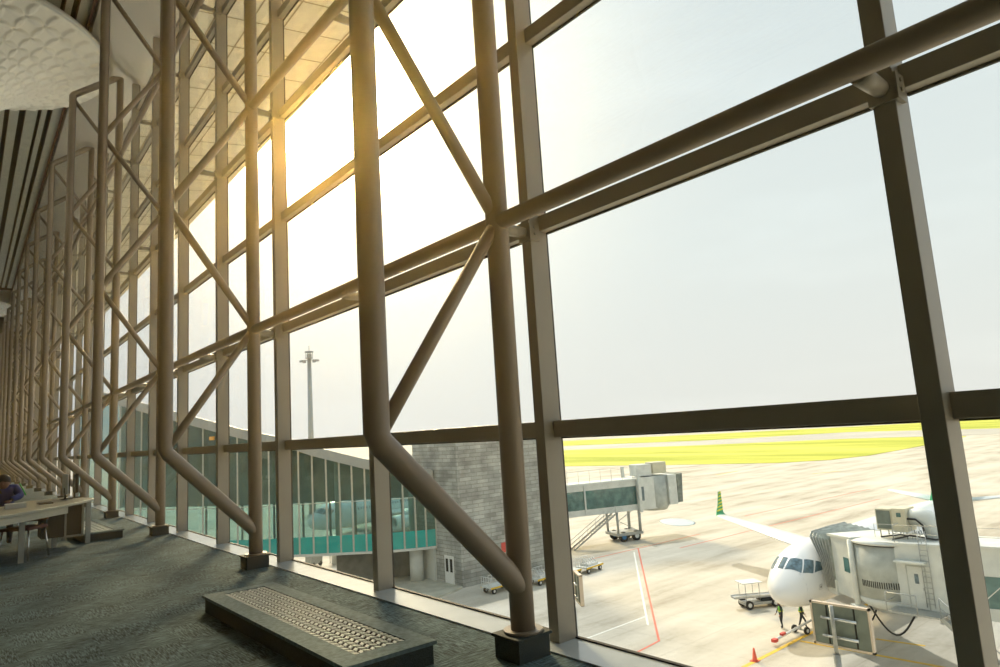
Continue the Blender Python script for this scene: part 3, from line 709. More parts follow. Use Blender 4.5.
        for k in range(6):
            z0 = 4.88+k*.33; u = lambda z: np.interp(z, [4.74, 5.6, 6.8], [21.1, 22.0, 22.6]); w2 = lambda z: np.interp(z, [4.74, 5.6, 6.8], [22.35, 22.75, 23.05]); yy = lambda z: sgn*np.interp(z, [4.74, 5.6, 6.8], [16.92, 17.17, 17.40])
            stp.add([(u(z0), yy(z0)-sgn*.012, z0), (w2(z0+.12), yy(z0+.12)-sgn*.012, z0+.12), (w2(z0+.27), yy(z0+.27)-sgn*.012, z0+.27), (u(z0+.15), yy(z0+.15)-sgn*.012, z0+.15)], [(0, 1, 2, 3)])
        stp.build('yellow_stripes', 'yellow', wg)
        wg.scale = (.985, 1.045, 1)
        for yy in (3.6, 7.6, 11.2):
            xx = np.interp(yy, [1.2, 6.4, 16.6], [18.6, 18.7, 21.8]); z_ = np.interp(yy, [1.2, 6.4, 16.6], [2.7, 3.25, 4.45])
            MB().sphere((xx, sgn*yy, z_-.22), .25, 8, (5.2, .9, 1.0)).build('flap_fairing', 'airwhite', wg)
        en = MB().lathe([(.80, 0), (.98, .05), (1.10, .5), (1.12, 1.4), (.95, 2.8), (.75, 3.3), (.62, 3.3), (.80, .6), (.80, 0)], n=32)
        e = en.build('engine_nacelle', 'airwhite', t); e.rotation_euler = (0, math.pi/2, 0); e.location = (11.0, sgn*5.75, 1.85)
        MB().lathe([(0, -.1+.7), (.2, .75), (.3, 1.0), (.8, 1.05)], n=24).build('fan', 'airgrey', e)
        MB().lathe([(.6, 3.2), (.45, 3.9), (.2, 4.6), (0, 4.7)], n=24).build('exhaust_cone', 'airgrey', e)
        MB().hexa([(12, sgn*5.68, 2.7), (15.8, sgn*5.68, 2.9), (15.8, sgn*5.82, 2.9), (12, sgn*5.82, 2.7), (13.2, sgn*5.68, 3.15), (16.4, sgn*5.68, 3.3), (16.4, sgn*5.82, 3.3), (13.2, sgn*5.82, 3.15)]).build('pylon', 'airwhite', t)
        MB().loft([foil(31.6, 3.6, sgn*.5, 5.3, 1.0), foil(34.9, 1.5, sgn*6.2, 5.95, .9)], True, True).build('stabilizer', 'airwhite', t)
        g_ = MB().cyl((18.0, sgn*3.8, 2.6), (18.0, sgn*3.8, .55), .13, 12).build('main_gear', 'steel', t)
        for o in (-.45, .45): MB().wheel((18.0, sgn*3.8+o, .58), .58, .4).build('wheel', 'blackrub', g_)
    MB().loft([[(28.6, -.2, 5.7), (35.0, -.2, 5.7), (35.0, .2, 5.7), (28.6, .2, 5.7)], [(33.6, -.1, 11.75), (36.2, -.1, 11.75), (36.2, .1, 11.75), (33.6, .1, 11.75)]], True, False).build('tail_fin', 'green', t)
    ng = MB().cyl((5.05, 0, 2.1), (5.05, 0, .4), .09, 12).cyl((5.05, -.3, .38), (5.05, .3, .38), .06, 10).bar((5.1, 0, 1.9), (6.3, 0, 2.1), .08, .08).build('nose_gear', 'airgrey', t)
    for o in (-.26, .26):
        w_ = MB().wheel((5.05, o, .38), .38, .22).build('wheel', 'blackrub', ng); MB().wheel((5.05, o, .38), .2, .24).build('hub', 'whitehub', w_)
    MB().box((7, -.02, 5.93), (7.3, .02, 6.4)).build('antenna', 'airgrey', t)
    MB().box((6.3, -.03, 5.92), (6.45, .03, 6.2)).build('antenna', 'airgrey', t)
    return t
airliner_root = airliner()

# ------------------------------------------------------------------ near boarding bridge
def rail(mb, pts, h=1.05, r=.03, mid=True, step=1.2):
    pts = [Vector(p) for p in pts]; up = Vector((0, 0, h))
    for a_, b2 in zip(pts, pts[1:]):
        mb.cyl(a_+up, b2+up, r, 6)
        if mid: mb.cyl(a_+up*.5, b2+up*.5, r, 6)
        n = max(1, round((b2-a_).length/step))
        for i in range(n+1): q = a_.lerp(b2, i/n); mb.cyl(q, q+up, r, 6)
    return mb
def stairs(mb, p, q, w, side, n=14):
    p, q, s_ = Vector(p), Vector(q), Vector(side).normalized()*w/2
    for k in (-1, 1): mb.bar(p+s_*k, q+s_*k, .06, .22)
    for i in range(1, n): c_ = p.lerp(q, i/n); mb.bar(c_-s_, c_+s_, .24, .04)
    return mb
def near_bridge():
    cx, cy = 45.9, 18.5; z0, z1 = GZ+3.45, GZ+7.15
    t = thing('boarding_bridge', (cx, cy, GZ), label='white boarding bridge docked to the airliner, with round vented cab and side stairs', cat='boarding bridge', group='passenger boarding bridges')
    # round cab drum
    dr = MB().lathe([(0, z0+.35), (2.0, z0+.35), (2.0, z1-.12), (0, z1-.12)], (cx, cy, 0), 48).build('drum', 'bridgegrey', t, True)
    MB().lathe([(0, z0-.25), (1.6, z0-.25), (1.95, z0+.05), (2.02, z0+.36), (0, z0+.36)], (cx, cy, 0), 48).build('drum_skirt', 'bridgewhite', t, True)
    MB().lathe([(0, z1-.13), (2.12, z1-.13), (2.15, z1), (1.2, z1+.12), (0, z1+.18)], (cx, cy, 0), 48).build('drum_roof', 'bridgewhite', t, True)
    MB().lathe([(2.01, z1-.2), (2.03, z1-.2), (2.03, z1-.13), (2.01, z1-.13)], (cx, cy, 0), 48).build('drum_seam', 'blackrub', t, True)
    sl_ = MB()
    for row, (r0_, r1_) in enumerate(((1.55, 1.95),)):
        for k in range(40):
            a_ = math.radians(150+k*3.6); c_, s_ = math.cos(a_), math.sin(a_); w = .028
            p = Vector((cx+2.0*c_, cy+2.0*s_, 0)); tg = Vector((-s_, c_, 0))*w; nrm = Vector((c_, s_, 0))*.012
            sl_.hexa([p-tg+nrm*-1+Vector((0, 0, z0+1.05)), p+tg-nrm+Vector((0, 0, z0+1.05)), p+tg+nrm+Vector((0, 0, z0+1.05)), p-tg+nrm+Vector((0, 0, z0+1.05)),
                      p-tg-nrm+Vector((0, 0, z0+1.42)), p+tg-nrm+Vector((0, 0, z0+1.42)), p+tg+nrm+Vector((0, 0, z0+1.42)), p-tg+nrm+Vector((0, 0, z0+1.42))])
    sl_.build('vent_slots', 'dark', dr, True)
    # angled head towards the aircraft door
    u = Vector((.60, .80, 0)); v = Vector((.80, -.60, 0)); c0 = Vector((cx, cy, 0))
    def hp(a_, s_, z): return c0+u*a_+v*s_+Vector((0, 0, z))
    hdm = MB().hexa([hp(.6, -1.95, z0-.1), hp(.6, 1.95, z0-.1), hp(3.1, 1.95, z0-.1), hp(3.1, -1.95, z0-.1), hp(.6, -1.95, z1+.05), hp(.6, 1.95, z1+.05), hp(3.1, 1.95, z1-.1), hp(3.1, -1.95, z1-.1)])
    hd_ = hdm.build('cab_head', 'bridgewhite', t, True, bevel=.03)
    MB().hexa([hp(.45, -2.12, z1-.02), hp(.45, 2.05, z1-.02), hp(3.2, 2.05, z1-.16), hp(3.2, -2.12, z1-.16), hp(.45, -2.12, z1+.12), hp(.45, 2.05, z1+.12), hp(3.2, 2.05, z1-.02), hp(3.2, -2.12, z1-.02)]).build('head_roof', 'bridgewhite', hd_, True)
    MB().hexa([hp(1.15, -1.98, z0+1.5), hp(1.15, -1.94, z0+1.5), hp(1.75, -1.94, z0+1.5), hp(1.75, -1.98, z0+1.5), hp(1.15, -1.98, z0+2.4), hp(1.15, -1.94, z0+2.4), hp(1.75, -1.94, z0+2.4), hp(1.75, -1.98, z0+2.4)]).build('head_window', 'bglass', hd_, True)
    MB().cyl(hp(.42, -2.12, z0-.3), hp(.42, -2.12, z1), .17, 20).build('corner_column', 'bridgewhite', t, True)
    MB().hexa([hp(.1, -2.4, z0-.55), hp(.1, -1.8, z0-.55), hp(.8, -1.8, z0-.55), hp(.8, -2.4, z0-.55), hp(.1, -2.4, z0-.25), hp(.1, -1.8, z0-.25), hp(.8, -1.8, z0-.25), hp(.8, -2.4, z0-.25)]).build('column_shoe', 'bridgewhite', t, True)
    MB().hexa([hp(2.9, -2.05, z0-.25), hp(2.9, -.8, z0-.25), hp(4.0, -.8, z0-.25), hp(4.0, -2.05, z0-.25), hp(2.9, -2.05, z0+.7), hp(2.9, -.8, z0+.7), hp(4.0, -.8, z0+.7), hp(4.0, -2.05, z0+.7)]).build('bumper_box', 'bridgewhite', t, True)
    # pleated canopy closing on the fuselage
    cn = MB(); n = 15
    def arch(a_, wd, top_, bot, ex):
        pts = []
        for s_, z in ((-wd, bot), (-wd, bot+(top_-bot)*.5), (-wd, top_-.25), (-wd+.3, top_), (0, top_+.05), (wd-.3, top_), (wd, top_-.25), (wd, bot)):
            pts.append((s_, z))
        return pts
    rings = []
    for i in range(n):
        f_ = i/(n-1); k_ = .13 if i % 2 else -.02
        a_top = 3.0+f_*2.3; a_bot = 3.0+f_*.9; wd = 1.9+f_*.35+k_; top_ = z1-.25+k_-f_*.1; bot = z0+.1+f_*.2
        prof = arch(0, wd, top_, bot, 0); prof2 = arch(0, wd-.1, top_-.1, bot, 0)
        def pa(s_, z): return 3.0+f_*((AY-2.15-cy+.6*s_)/.8-3.0+1.9*max(0, (z-bot)/(top_-bot))**2)
        rg = [hp(pa(s_, z), s_, z) for s_, z in prof]+[hp(pa(s_, z), s_, z) for s_, z in reversed(prof2)]
        rings.append(rg)
    cn.loft(rings, True, False); cno = cn.build('pleated_canopy', 'bellows', t, True)
    rb = MB()
    for i in range(1, n, 2):
        f_ = i/(n-1); a_top = 3.0+f_*2.3; a_bot = 3.0+f_*.9; wd = 1.9+f_*.35+.15
        def pb(s_, k_): return 3.0+f_*((AY-2.15-cy+.6*s_)/.8-3.0+1.9*k_**2)
        rb.tube([hp(pb(-wd, 0), -wd, z0+.15), hp(pb(-wd, .5), -wd, z0+1.9), hp(pb(-wd, .95), -wd, z1-.5), hp(pb(-wd+.35, 1), -wd+.35, z1-.22), hp(pb(wd-.35, 1), wd-.35, z1-.22)], .035, 6)
    rb.build('canopy_ribs', 'steel', cno, True)
    # tunnel running along the terminal
    yw0 = 17.2; tilt = .03
    def tz(y): return (yw0-y)*tilt
    X0, X1 = 44.2, 47.4
    def slab(ya, yb, za, zb, xa=X0, xb=X1):
        return [(xa, yb, za+tz(yb)), (xb, yb, za+tz(yb)), (xb, ya, za+tz(ya)), (xa, ya, za+tz(ya)), (xa, yb, zb+tz(yb)), (xb, yb, zb+tz(yb)), (xb, ya, zb+tz(ya)), (xa, ya, zb+tz(ya))]
    MB().hexa(slab(18.6, 14.6, z0, z1)).build('vestibule', 'bridgewhite', t, True)
    MB().hexa(slab(14.6, -4, z0-.1, z0+.55)).hexa(slab(14.6, -4, z0+2.25, z1+.05)).build('tunnel_shell', 'bridgewhite', t, True)
    MB().hexa(slab(14.6, -4, z1+.03, z1+.16, X0-.12, X1+.12)).hexa(slab(18.6, 14.6, z1-.02, z1+.1, X0-.1, X1+.1)).build('tunnel_roof', 'bridgewhite', t, True)
    MB().hexa(slab(14.3, -4, z0+.55, z0+2.25, X0+.06, X1-.06)).build('tunnel_glass', 'bglass', t, True)
    fr = MB(); y = 14.6
    while y > -3: fr.hexa(slab(y, y-.10, z0+.5, z0+2.3, X0+.0, X1)); y -= 2.4
    y = 13.5
    while y > -3: fr.bar((X0+.03, y, z0+.6+tz(y)), (X0+.03, y-1.6, z0+2.2+tz(y)), .05, .05); y -= 2.4
    fr.build('window_frame', 'bridgewhite', t, True)
    # service door, platform, stairs
    y1, y2 = at(908, 575, 0, X0)[1], at(925, 575, 0, X0)[1]
    dr_ = MB().box((X0-.04, y2, z0+.15), (X0+.02, y1, z0+2.5)).build('service_door', 'bridgewhite', t, True)
    MB().box((X0-.055, y2+.35, z0+1.55), (X0-.03, y1-.35, z0+2.1)).build('door_window', 'cockpit', dr_, True)
    MB().box((X0-.09, y2+.1, z0+1.2), (X0-.04, y2+.16, z0+1.35)).build('door_handle', 'steel', dr_, True)
    MB().box((X0-.03, y2-.07, z0+.15), (X0+.01, y2, z0+2.57)).box((X0-.03, y1, z0+.15), (X0+.01, y1+.07, z0+2.57)).box((X0-.03, y2, z0+2.5), (X0+.01, y1, z0+2.57)).build('door_trim', 'bridgegrey', dr_, True)
    MB().box((X0-.55, y2-.2, z0+2.75), (X0, y1+.5, z0+2.85)).build('door_awning', 'bridgewhite', t, True)
    ya, yb = y1+.9, y2-.9
    MB().box((X0-1.3, yb, z0+.02), (X0, ya, z0+.12)).build('platform', 'steel', t, True)
    rl = MB(); rail(rl, [(X0, ya, z0+.1), (X0-1.3, ya, z0+.1), (X0-1.3, yb+1.1, z0+.1)]); rl.build('platform_railing', 'steel', t, True)
    stb = MB(); stairs(stb, (X0-.65, yb, z0+.05), (X0-.65, yb-3.6, GZ+.05), .9, (1, 0, 0)); rail(stb, [(X0-1.1, yb, z0+.1), (X0-1.1, yb-3.6, GZ+.1)]); stb.build('service_stairs', 'steel', t, True)
    ld = MB()
    for o in (0, .42): ld.cyl((X0-.12, yb+.55+o, z0+.3), (X0-.12, yb+.55+o, z1+.9), .025, 6)
    for k in range(13): ld.cyl((X0-.12, yb+.55, z0+.5+k*.3), (X0-.12, yb+.97, z0+.5+k*.3), .018, 6)
    ld.build('roof_ladder', 'steel', t, True)
    # roof railings and cables
    rr = MB(); rail(rr, [(X0+.1, 17.4, z1+.1), (X0+.1, -3, z1+.1+tz(-3))], 1.0, .02, True, 1.5); rail(rr, [(X0+.1, 17.4, z1+.1), (X1-.1, 17.4, z1+.1)], 1.0, .02, True); rr.build('roof_railing', 'steel', t, True)
    cbm = MB().tube([(44.6, 17.6, z1+.2), (44.7, 16.6, z1+.5), (45.0, 15.4, z1+.3), (44.9, 14.4, z1+.45), (44.8, 13.2, z1+.25)], .05, 8).tube([(45.2, 18.5, z1+.2), (45.5, 17.5, z1+.35), (46, 16.2, z1+.2)], .04, 8)
    cbm.build('roof_cable', 'blackrub', t, True)
    # lift columns and wheel bogie
    for xx in (X0-.35, X1+.35):
        MB().box((xx-.2, 9.0, GZ+.9), (xx+.2, 9.4, z1+1.2)).build('lift_column', 'bridgewhite', t, True)
    MB().box((X0-.6, 8.9, GZ+.8), (X1+.6, 9.5, GZ+1.2)).box((X0-.6, 8.9, z0-.35), (X1+.6, 9.5, z0-.05)).build('bogie_beam', 'steel', t, True)
    for xx in (X0-.1, X0+.6, X1-.6, X1+.1): MB().wheel((xx, 9.2, GZ+.5), .5, .35, (1, 0, 0)).build('wheel', 'blackrub', t, True)
    br_ = MB()
    for a_, b2 in (((X0-.3, 10.5), (X0-.3, 14.5)), ((X0-.3, 14.5), (X0-.3, 10.5))): br_.bar((a_[0], a_[1], z0-.3), (b2[0], b2[1], GZ+1.6 if a_[1] < b2[1] else GZ+1.6), .08, .08)
    # hanging power hose below the drum
    MB().tube([(cx-1.2, cy+1.0-2.6*k/12, z0-.25-1.5*math.sin(math.pi*k/12)) for k in range(13)], .055, 8).tube([(cx-.9, cy+1.9-1.2*k/10, z0-.3-1.0*math.sin(math.pi*k/10)) for k in range(11)], .05, 8).build('power_hose', 'blackrub', t, True)
    MB().cyl((cx, cy, z0-.5), (cx, cy, z0-.2), 1.3, 32).build('turntable', 'steel', t, True)
    return t, z1
nb, Z1 = near_bridge()
# rooftop air conditioner on the near bridge (carried by the bridge)
def ac_unit():
    y = 17.55; x = 46.0
    t = thing('air_conditioner', (x, y, Z1+.15), label='rooftop air conditioner with dark grille and white duct on the docked boarding bridge', cat='air conditioner')
    z = Z1+.25
    MB().box((x-.7, y+.2, z+.35), (x+.7, y+1.15, z+1.65)).build('condenser', 'cream', t, True, bevel=.03)
    MB().box((x-.73, y+.28, z+.45), (x-.69, y+1.07, z+1.55)).build('grille', 'signback', t, True)
    MB().box((x-.75, y-.62, z+.3), (x+.7, y+.18, z+1.7)).build('fan_box', 'cream', t, True, bevel=.02)
    MB().box((x-.78, y-.35, z+1.2), (x-.755, y-.1, z+1.45)).build('badge', 'bglass', t, True)
    MB().tube([(x, y-.62, z+1.1), (x, y-1.1, z+1.15), (x, y-1.5, z+1.05), (x, y-1.72, z+.75), (x, y-1.8, z-.1)], [.5, .54, .55, .52, .5], 20).build('duct', 'bridgewhite', t, True)
    MB().tube([(x-.6, y-.6, z+1.1), (x-.65, y-1.1, z+1.1), (x-.7, y-1.45, z+.8), (x-.7, y-1.55, z+.1)], .06, 8).build('hose', 'blackrub', t, True)
    f_ = MB()
    for dx in (-.6, .6):
        for dy in (-.5, .3, 1.0): f_.cyl((x+dx, y+dy, z-.12), (x+dx, y+dy, z+.36), .04, 6)
    rail(f_, [(x-1.0, y+1.2, z-.05), (x-1.0, y-2.0, z-.05)], .8, .016, True, 1.0)
    f_.build('support_frame', 'steel', t, True)
ac_unit()

# ------------------------------------------------------------------ far boarding bridge
def far_bridge():
    a0 = Vector((54.0, 66.4, 0)); a1 = Vector((72.7, 59.7, 0)); u = (a1-a0).normalized(); v = Vector((u.y, -u.x, 0))  # v faces the camera side
    t = thing('boarding_bridge', (69.6, 59.3, GZ), label='empty boarding bridge beyond the stone block, standing on two wheels', cat='boarding bridge', group='passenger boarding bridges')
    def hp(a_, s_, z): return a0+u*a_+v*s_+Vector((0, 0, GZ+z))
    def slab(a_, b2, s0, s1, z0, z1, mb=None):
        mb = mb or MB(); return mb.hexa([hp(a_, s0, z0), hp(b2, s0, z0), hp(b2, s1, z0), hp(a_, s1, z0), hp(a_, s0, z1), hp(b2, s0, z1), hp(b2, s1, z1), hp(a_, s1, z1)])
    Lt = (a1-a0).length
    m_ = slab(0, Lt-1.5, -1.5, 1.5, 3.9, 4.6); slab(0, Lt-1.5, -1.5, 1.5, 6.95, 7.9, m_); m_.build('tunnel_shell', 'bridgewhite', t, True)
    slab(0, Lt-1.6, -1.45, 1.45, 4.6, 6.95).build('tunnel_glass', 'bglass', t, True)
    f_ = slab(0, Lt-1.4, 1.5, 1.62, 3.85, 4.0); slab(0, Lt-1.4, 1.5, 1.62, 7.65, 7.8, f_); slab(10.6, 10.8, 1.42, 1.6, 4.0, 7.7, f_); f_.build('tunnel_trim', 'bridgewhite', t, True)
    slab(Lt-1.5, Lt+1.5, -1.8, 1.8, 3.8, 7.95).build('cab', 'bridgewhite', t, True, bevel=.05)
    slab(Lt-1.1, Lt-.6, 1.78, 1.84, 5.0, 6.8).build('cab_window', 'cockpit', t, True)
    c_ = hp(Lt+1.9, 0, 0)
    MB().lathe([(0, 3.5), (1.7, 3.5), (2.0, 4.0), (2.0, 7.9), (0, 8.1)], c_, 32).build('drum', 'bridgegrey', t, True)
    m_ = slab(Lt+3.2, Lt+4.5, -1.9, 1.9, 4.1, 8.0); m_.build('cab_head', 'bridgewhite', t, True, bevel=.04)
    rg = []
    for i in range(9):
        k_ = .1 if i % 2 else 0; a_ = Lt+4.5+i*.10
        rg.append([hp(a_, -1.8-k_, 4.3), hp(a_, 1.8+k_, 4.3), hp(a_+.25, 1.8+k_, 8.0+k_), hp(a_+.25, -1.8-k_, 8.0+k_)])
    MB().loft(rg, True, False).build('pleated_canopy', 'bellows', t, True)
    m_ = slab(Lt-1.6, Lt-1.2, 1.85, 2.2, 3.6, 9.3); slab(Lt-1.6, Lt-1.2, -2.2, -1.85, 3.6, 9.3, m_)
    m_.build('lift_frame', 'bridgewhite', t, True)
    w_ = hp(Lt-2.8, 0, 0)
    lg = MB().cyl(hp(Lt-4.7, 1.4, .9), hp(Lt-4.7, 1.4, 4), .16, 12).cyl(hp(Lt-1.4, 1.4, .9), hp(Lt-1.4, 1.4, 4), .2, 12).cyl(hp(Lt-4.7, -1.4, .9), hp(Lt-4.7, -1.4, 4), .16, 12).cyl(hp(Lt-1.4, -1.4, .9), hp(Lt-1.4, -1.4, 4), .2, 12)
    lg.bar(hp(Lt-1.5, 1.4, 1.1), hp(Lt-4.6, 1.4, 2.7), .07, .07).bar(hp(Lt-4.6, 1.4, 2.7), hp(Lt-2.3, 1.4, 3.9), .07, .07)
    slab(Lt-5.0, Lt-1.1, -1.6, 1.6, .8, 1.15, lg); lg.build('undercarriage', 'steel', t, True)
    for aa in (Lt-3.9, Lt-2.0):
        for ss in (-1.2, 1.2):
            w2 = MB().wheel(hp(aa, ss, .62), .62, .5, v).build('wheel', 'blackrub', t, True)
            MB().wheel(hp(aa, ss, .62), .34, .54, v).build('hub', 'bluehub' if aa < Lt-3 else 'whitehub', w2, True)
    st_ = MB(); p_, q_ = hp(Lt-5.4, 1.9, 3.8), hp(Lt-11.8, 2.3, .1)
    stairs(st_, p_, q_, 1.0, v, 18); n1 = v*.5; rail(st_, [p_+n1, q_+n1], 1.0, .03, True, 1.6); rail(st_, [p_-n1, q_-n1], 1.0, .03, True, 1.6); st_.build('service_stairs', 'steel', t, True)
    rr = MB(); rail(rr, [hp(.5, 1.3, 7.75), hp(Lt-1.8, 1.3, 7.75)], 1.7, .025, False, 1.6); rr.build('roof_railing', 'steel', t, True)
    m_ = slab(Lt-.9, Lt+1.2, -1, 1.2, 8.1, 9.6); m_.build('roof_unit', 'bridgewhite', t, True, bevel=.04)
    slab(Lt+1.5, Lt+3.6, -.8, 1.1, 8.25, 9.75).build('roof_unit', 'cream', t, True, bevel=.04)
    return t
far_bridge()

# ------------------------------------------------------------------ pier building with glass facade, and stone block
STX, STY, STOP = 40.6, 57.0, 15.0
sb = thing('stone_block', (STX+6, STY+4, GZ), label='windowless block clad in rough grey stone, right of the glass facade', cat='building')
MB().box((STX, STY, GZ), (52.6, 65.5, GZ+STOP)).build('stone_wall', 'stone', sb, True)
MB().box((STX-.1, STY-.1, GZ+STOP), (52.7, 65.6, GZ+STOP+.25)).build('parapet', 'roofband', sb, True)
dr2 = MB().box((STX-.06, 58.4, GZ), (STX, 60.0, GZ+2.9)).build('double_door', 'white', sb, True)
MB().box((STX-.08, 58.6, GZ+1.3), (STX-.05, 59.0, GZ+2.6)).box((STX-.08, 59.35, GZ+1.3), (STX-.05, 59.75, GZ+2.6)).build('door_window', 'dark', dr2, True)
q = at(506, 547, 1, STY-.05); MB().box((q[0]-.6, STY-.06, q[2]-.5), (q[0]+.6, STY, q[2]+.5)).build('wall_sign', 'redsign', sb, True)
# facade footprint from its lower edge
BZ = GZ+3.6
bl = [(437, 546.8), (427, 548), (416.8, 549), (405, 550), (391.6, 551.0), (380, 551.8), (367, 552.4), (354, 553.0), (341.4, 553.7), (328, 554.4), (314, 555.0), (300, 555.6), (285, 556.3), (270, 557.0), (254.5, 557.5), (238, 558.0), (221, 558.4), (203, 558.5), (184, 558.4), (164, 558.0), (140, 557.5), (118, 557), (95, 556.3), (72, 555.5)]
FP = [Vector(at(x, y, 2, BZ)) for x, y in bl]
rooft = [(437, 470), (415, 465), (370, 459), (310, 444.5), (300, 440.5), (248, 430), (225, 424.5), (190, 415.5), (160, 408), (130, 400), (70, 384)]
fc = thing('glass_pier', (STX-4, 66, GZ), label='glass-fronted pier building with turquoise band on round columns', cat='building')
def ztop(x, p):
    yy = np.interp(x, [a_[0] for a_ in reversed(rooft)], [a_[1] for a_ in reversed(rooft)])
    d = Fv*FPX+R2*(x-500)+U2*(333.5-yy); k = math.hypot(p.x, p.y)/math.hypot(d[0], d[1]); return EYE[2]+d[2]*k
ZT = [ztop(x, p) for (x, _), p in zip(bl, FP)]
glz = MB(); tl = MB(); fn = MB(); rfb = MB(); edge = MB(); rf = MB()
DV = Vector((.75, .66, 0)); n_ = len(FP)
TEAL = 1.85
for i in range(n_-1):
    p, q2 = FP[i], FP[i+1]; za, zb = ZT[i], ZT[i+1]
    glz.add([(p.x, p.y, BZ+TEAL), (q2.x, q2.y, BZ+TEAL), (q2.x, q2.y, zb-1.0), (p.x, p.y, za-1.0)], [(0, 1, 2, 3)])
    tl.add([(p.x, p.y, BZ+.1), (q2.x, q2.y, BZ+.1), (q2.x, q2.y, BZ+TEAL), (p.x, p.y, BZ+TEAL)], [(0, 1, 2, 3)])
    o = Vector((-.6, -.5, 0))*.4
    rfb.hexa([p+o+Vector((0, 0, za-1.05-p.z)), q2+o+Vector((0, 0, zb-1.05-q2.z)), q2+Vector((0, 0, zb-1.05-q2.z)), p+Vector((0, 0, za-1.05-p.z)),
              p+o+Vector((0, 0, za-p.z)), q2+o+Vector((0, 0, zb-q2.z)), q2+Vector((0, 0, zb-q2.z)), p+Vector((0, 0, za-p.z))])
    o = Vector((-.6, -.5, 0))*.25
    edge.hexa([p+o+Vector((0, 0, -.12)), q2+o+Vector((0, 0, -.12)), q2+DV*6+Vector((0, 0, -.12)), p+DV*6+Vector((0, 0, -.12)), p+o+Vector((0, 0, .12)), q2+o+Vector((0, 0, .12)), q2+DV*6+Vector((0, 0, .12)), p+DV*6+Vector((0, 0, .12))])
    a_, b2 = p+DV*9, q2+DV*9
    rf.add([(p.x, p.y, za-.1), (q2.x, q2.y, zb-.1), (b2.x, b2.y, zb-2.6), (a_.x, a_.y, za-2.6)], [(0, 1, 2, 3)])
MT['facglass'] = glass('teal_facade_glass', (.34, .50, .49), .07, .5, 0, .06, (.02, .10, .10), (.55, .8, .78))
glz.build('facade_glass', 'facglass', fc, True); tl.build('turquoise_band', 'teal', fc, True); rfb.build('roof_fascia', 'roofband', fc, True); edge.build('floor_edge', 'column', fc, True); rf.build('roof', 'roofband', fc, True)
for i, p in enumerate(FP):
    MB().box((p.x-.09, p.y-.09, BZ), (p.x+.05, p.y+.05, ZT[i]-.9)).build('fin', 'fins', fc, True)
hb = MB()
for zz in (BZ+5.3,):
    for i in range(n_-1):
        p, q2 = FP[i], FP[i+1]; hb.bar((p.x-.03, p.y-.03, zz), (q2.x-.03, q2.y-.03, zz), .06, .07)
hb.build('facade_transom', 'fins', fc, True)
itr = MB()
for i in range(0, n_-1):
    p, q2 = FP[i]+DV*8, FP[i+1]+DV*8; itr.add([(p.x, p.y, BZ+4.7), (q2.x, q2.y, BZ+4.7), (q2.x, q2.y, max(BZ+4.8, ZT[i+1]-2.3)), (p.x, p.y, max(BZ+4.8, ZT[i]-2.3))], [(0, 1, 2, 3)])
itr.build('interior_wall', 'interior', fc, True)
bgl = MB(); bpost = MB()
for i in range(n_-1):
    p, q2 = FP[i]+DV*8, FP[i+1]+DV*8
    bgl.add([(p.x, p.y, BZ), (q2.x, q2.y, BZ), (q2.x, q2.y, BZ+4.7), (p.x, p.y, BZ+4.7)], [(0, 1, 2, 3)])
    if i % 2: bpost.box((p.x-.1, p.y-.1, BZ), (p.x+.1, p.y+.1, BZ+4.8))
bgl.build('rear_glass', glass('pale_rear_glass', (.70, .84, .83), .05, .4), fc, True); bpost.build('rear_posts', 'concrete_dark', fc, True)
for i in (3, 9, 15):
    p = FP[i]+DV*3; MB().cyl((p.x, p.y, BZ), (p.x, p.y, ZT[i]-1.2), .35, 16).build('interior_column', 'column', fc, True)
q = at(204, 439.5, 0, FP[17].x-.05)
si = FP[16].lerp(FP[17], .3); zs = at(204, 439.5, 0, si.x)[2]
MB().box((si.x-.45, si.y-.4, zs-.18), (si.x-.2, si.y+.9, zs+.22)).build('orange_sign', 'orangesign', fc, True)
for px, py, r in ((417.5, 585, .72), (349, 569, .75), (337.5, 566, .7)):
    p = G(px, py); k = 1.02; MB().cyl((p[0]*k, p[1]*k, GZ), (p[0]*k, p[1]*k, BZ-.1), r, 28).build('round_column', 'column', fc, True)
MB().box((STX-.25, 61.6, GZ), (STX+.05, 64.2, BZ-.1)).build('side_wall', 'column', fc, True)
MB().bar((33.5, 70.5, GZ+1.8), (40.3, 66.2, GZ+1.8), .3, 3.5).build('recess_wall', 'concrete_dark', fc, True)
kp = [G(352, 588), G(400, 600), G(436, 599), G(455, 592), G(463, 588.5)]
pv = MB().prism([(a_[0], a_[1]) for a_ in kp]+[(STX, 57.2), (STX, 66), (30, 72)], GZ, GZ+.16).build('raised_walkway', 'pavement'); tag(pv, 'low raised concrete walkway in front of the round column', 'walkway')

# another airliner parked on the far side of the pier, seen through its glass
n2 = at(309, 524, 2, GZ+3.35)
air2 = copy_tree(airliner_root); air2.location = (n2[0], n2[1], GZ); air2.rotation_euler.z = math.radians(14)
air2['label'] = 'second airliner seen dimly through the glass of the pier building'; air2['group'] = 'parked airliners'; airliner_root['group'] = 'parked airliners'

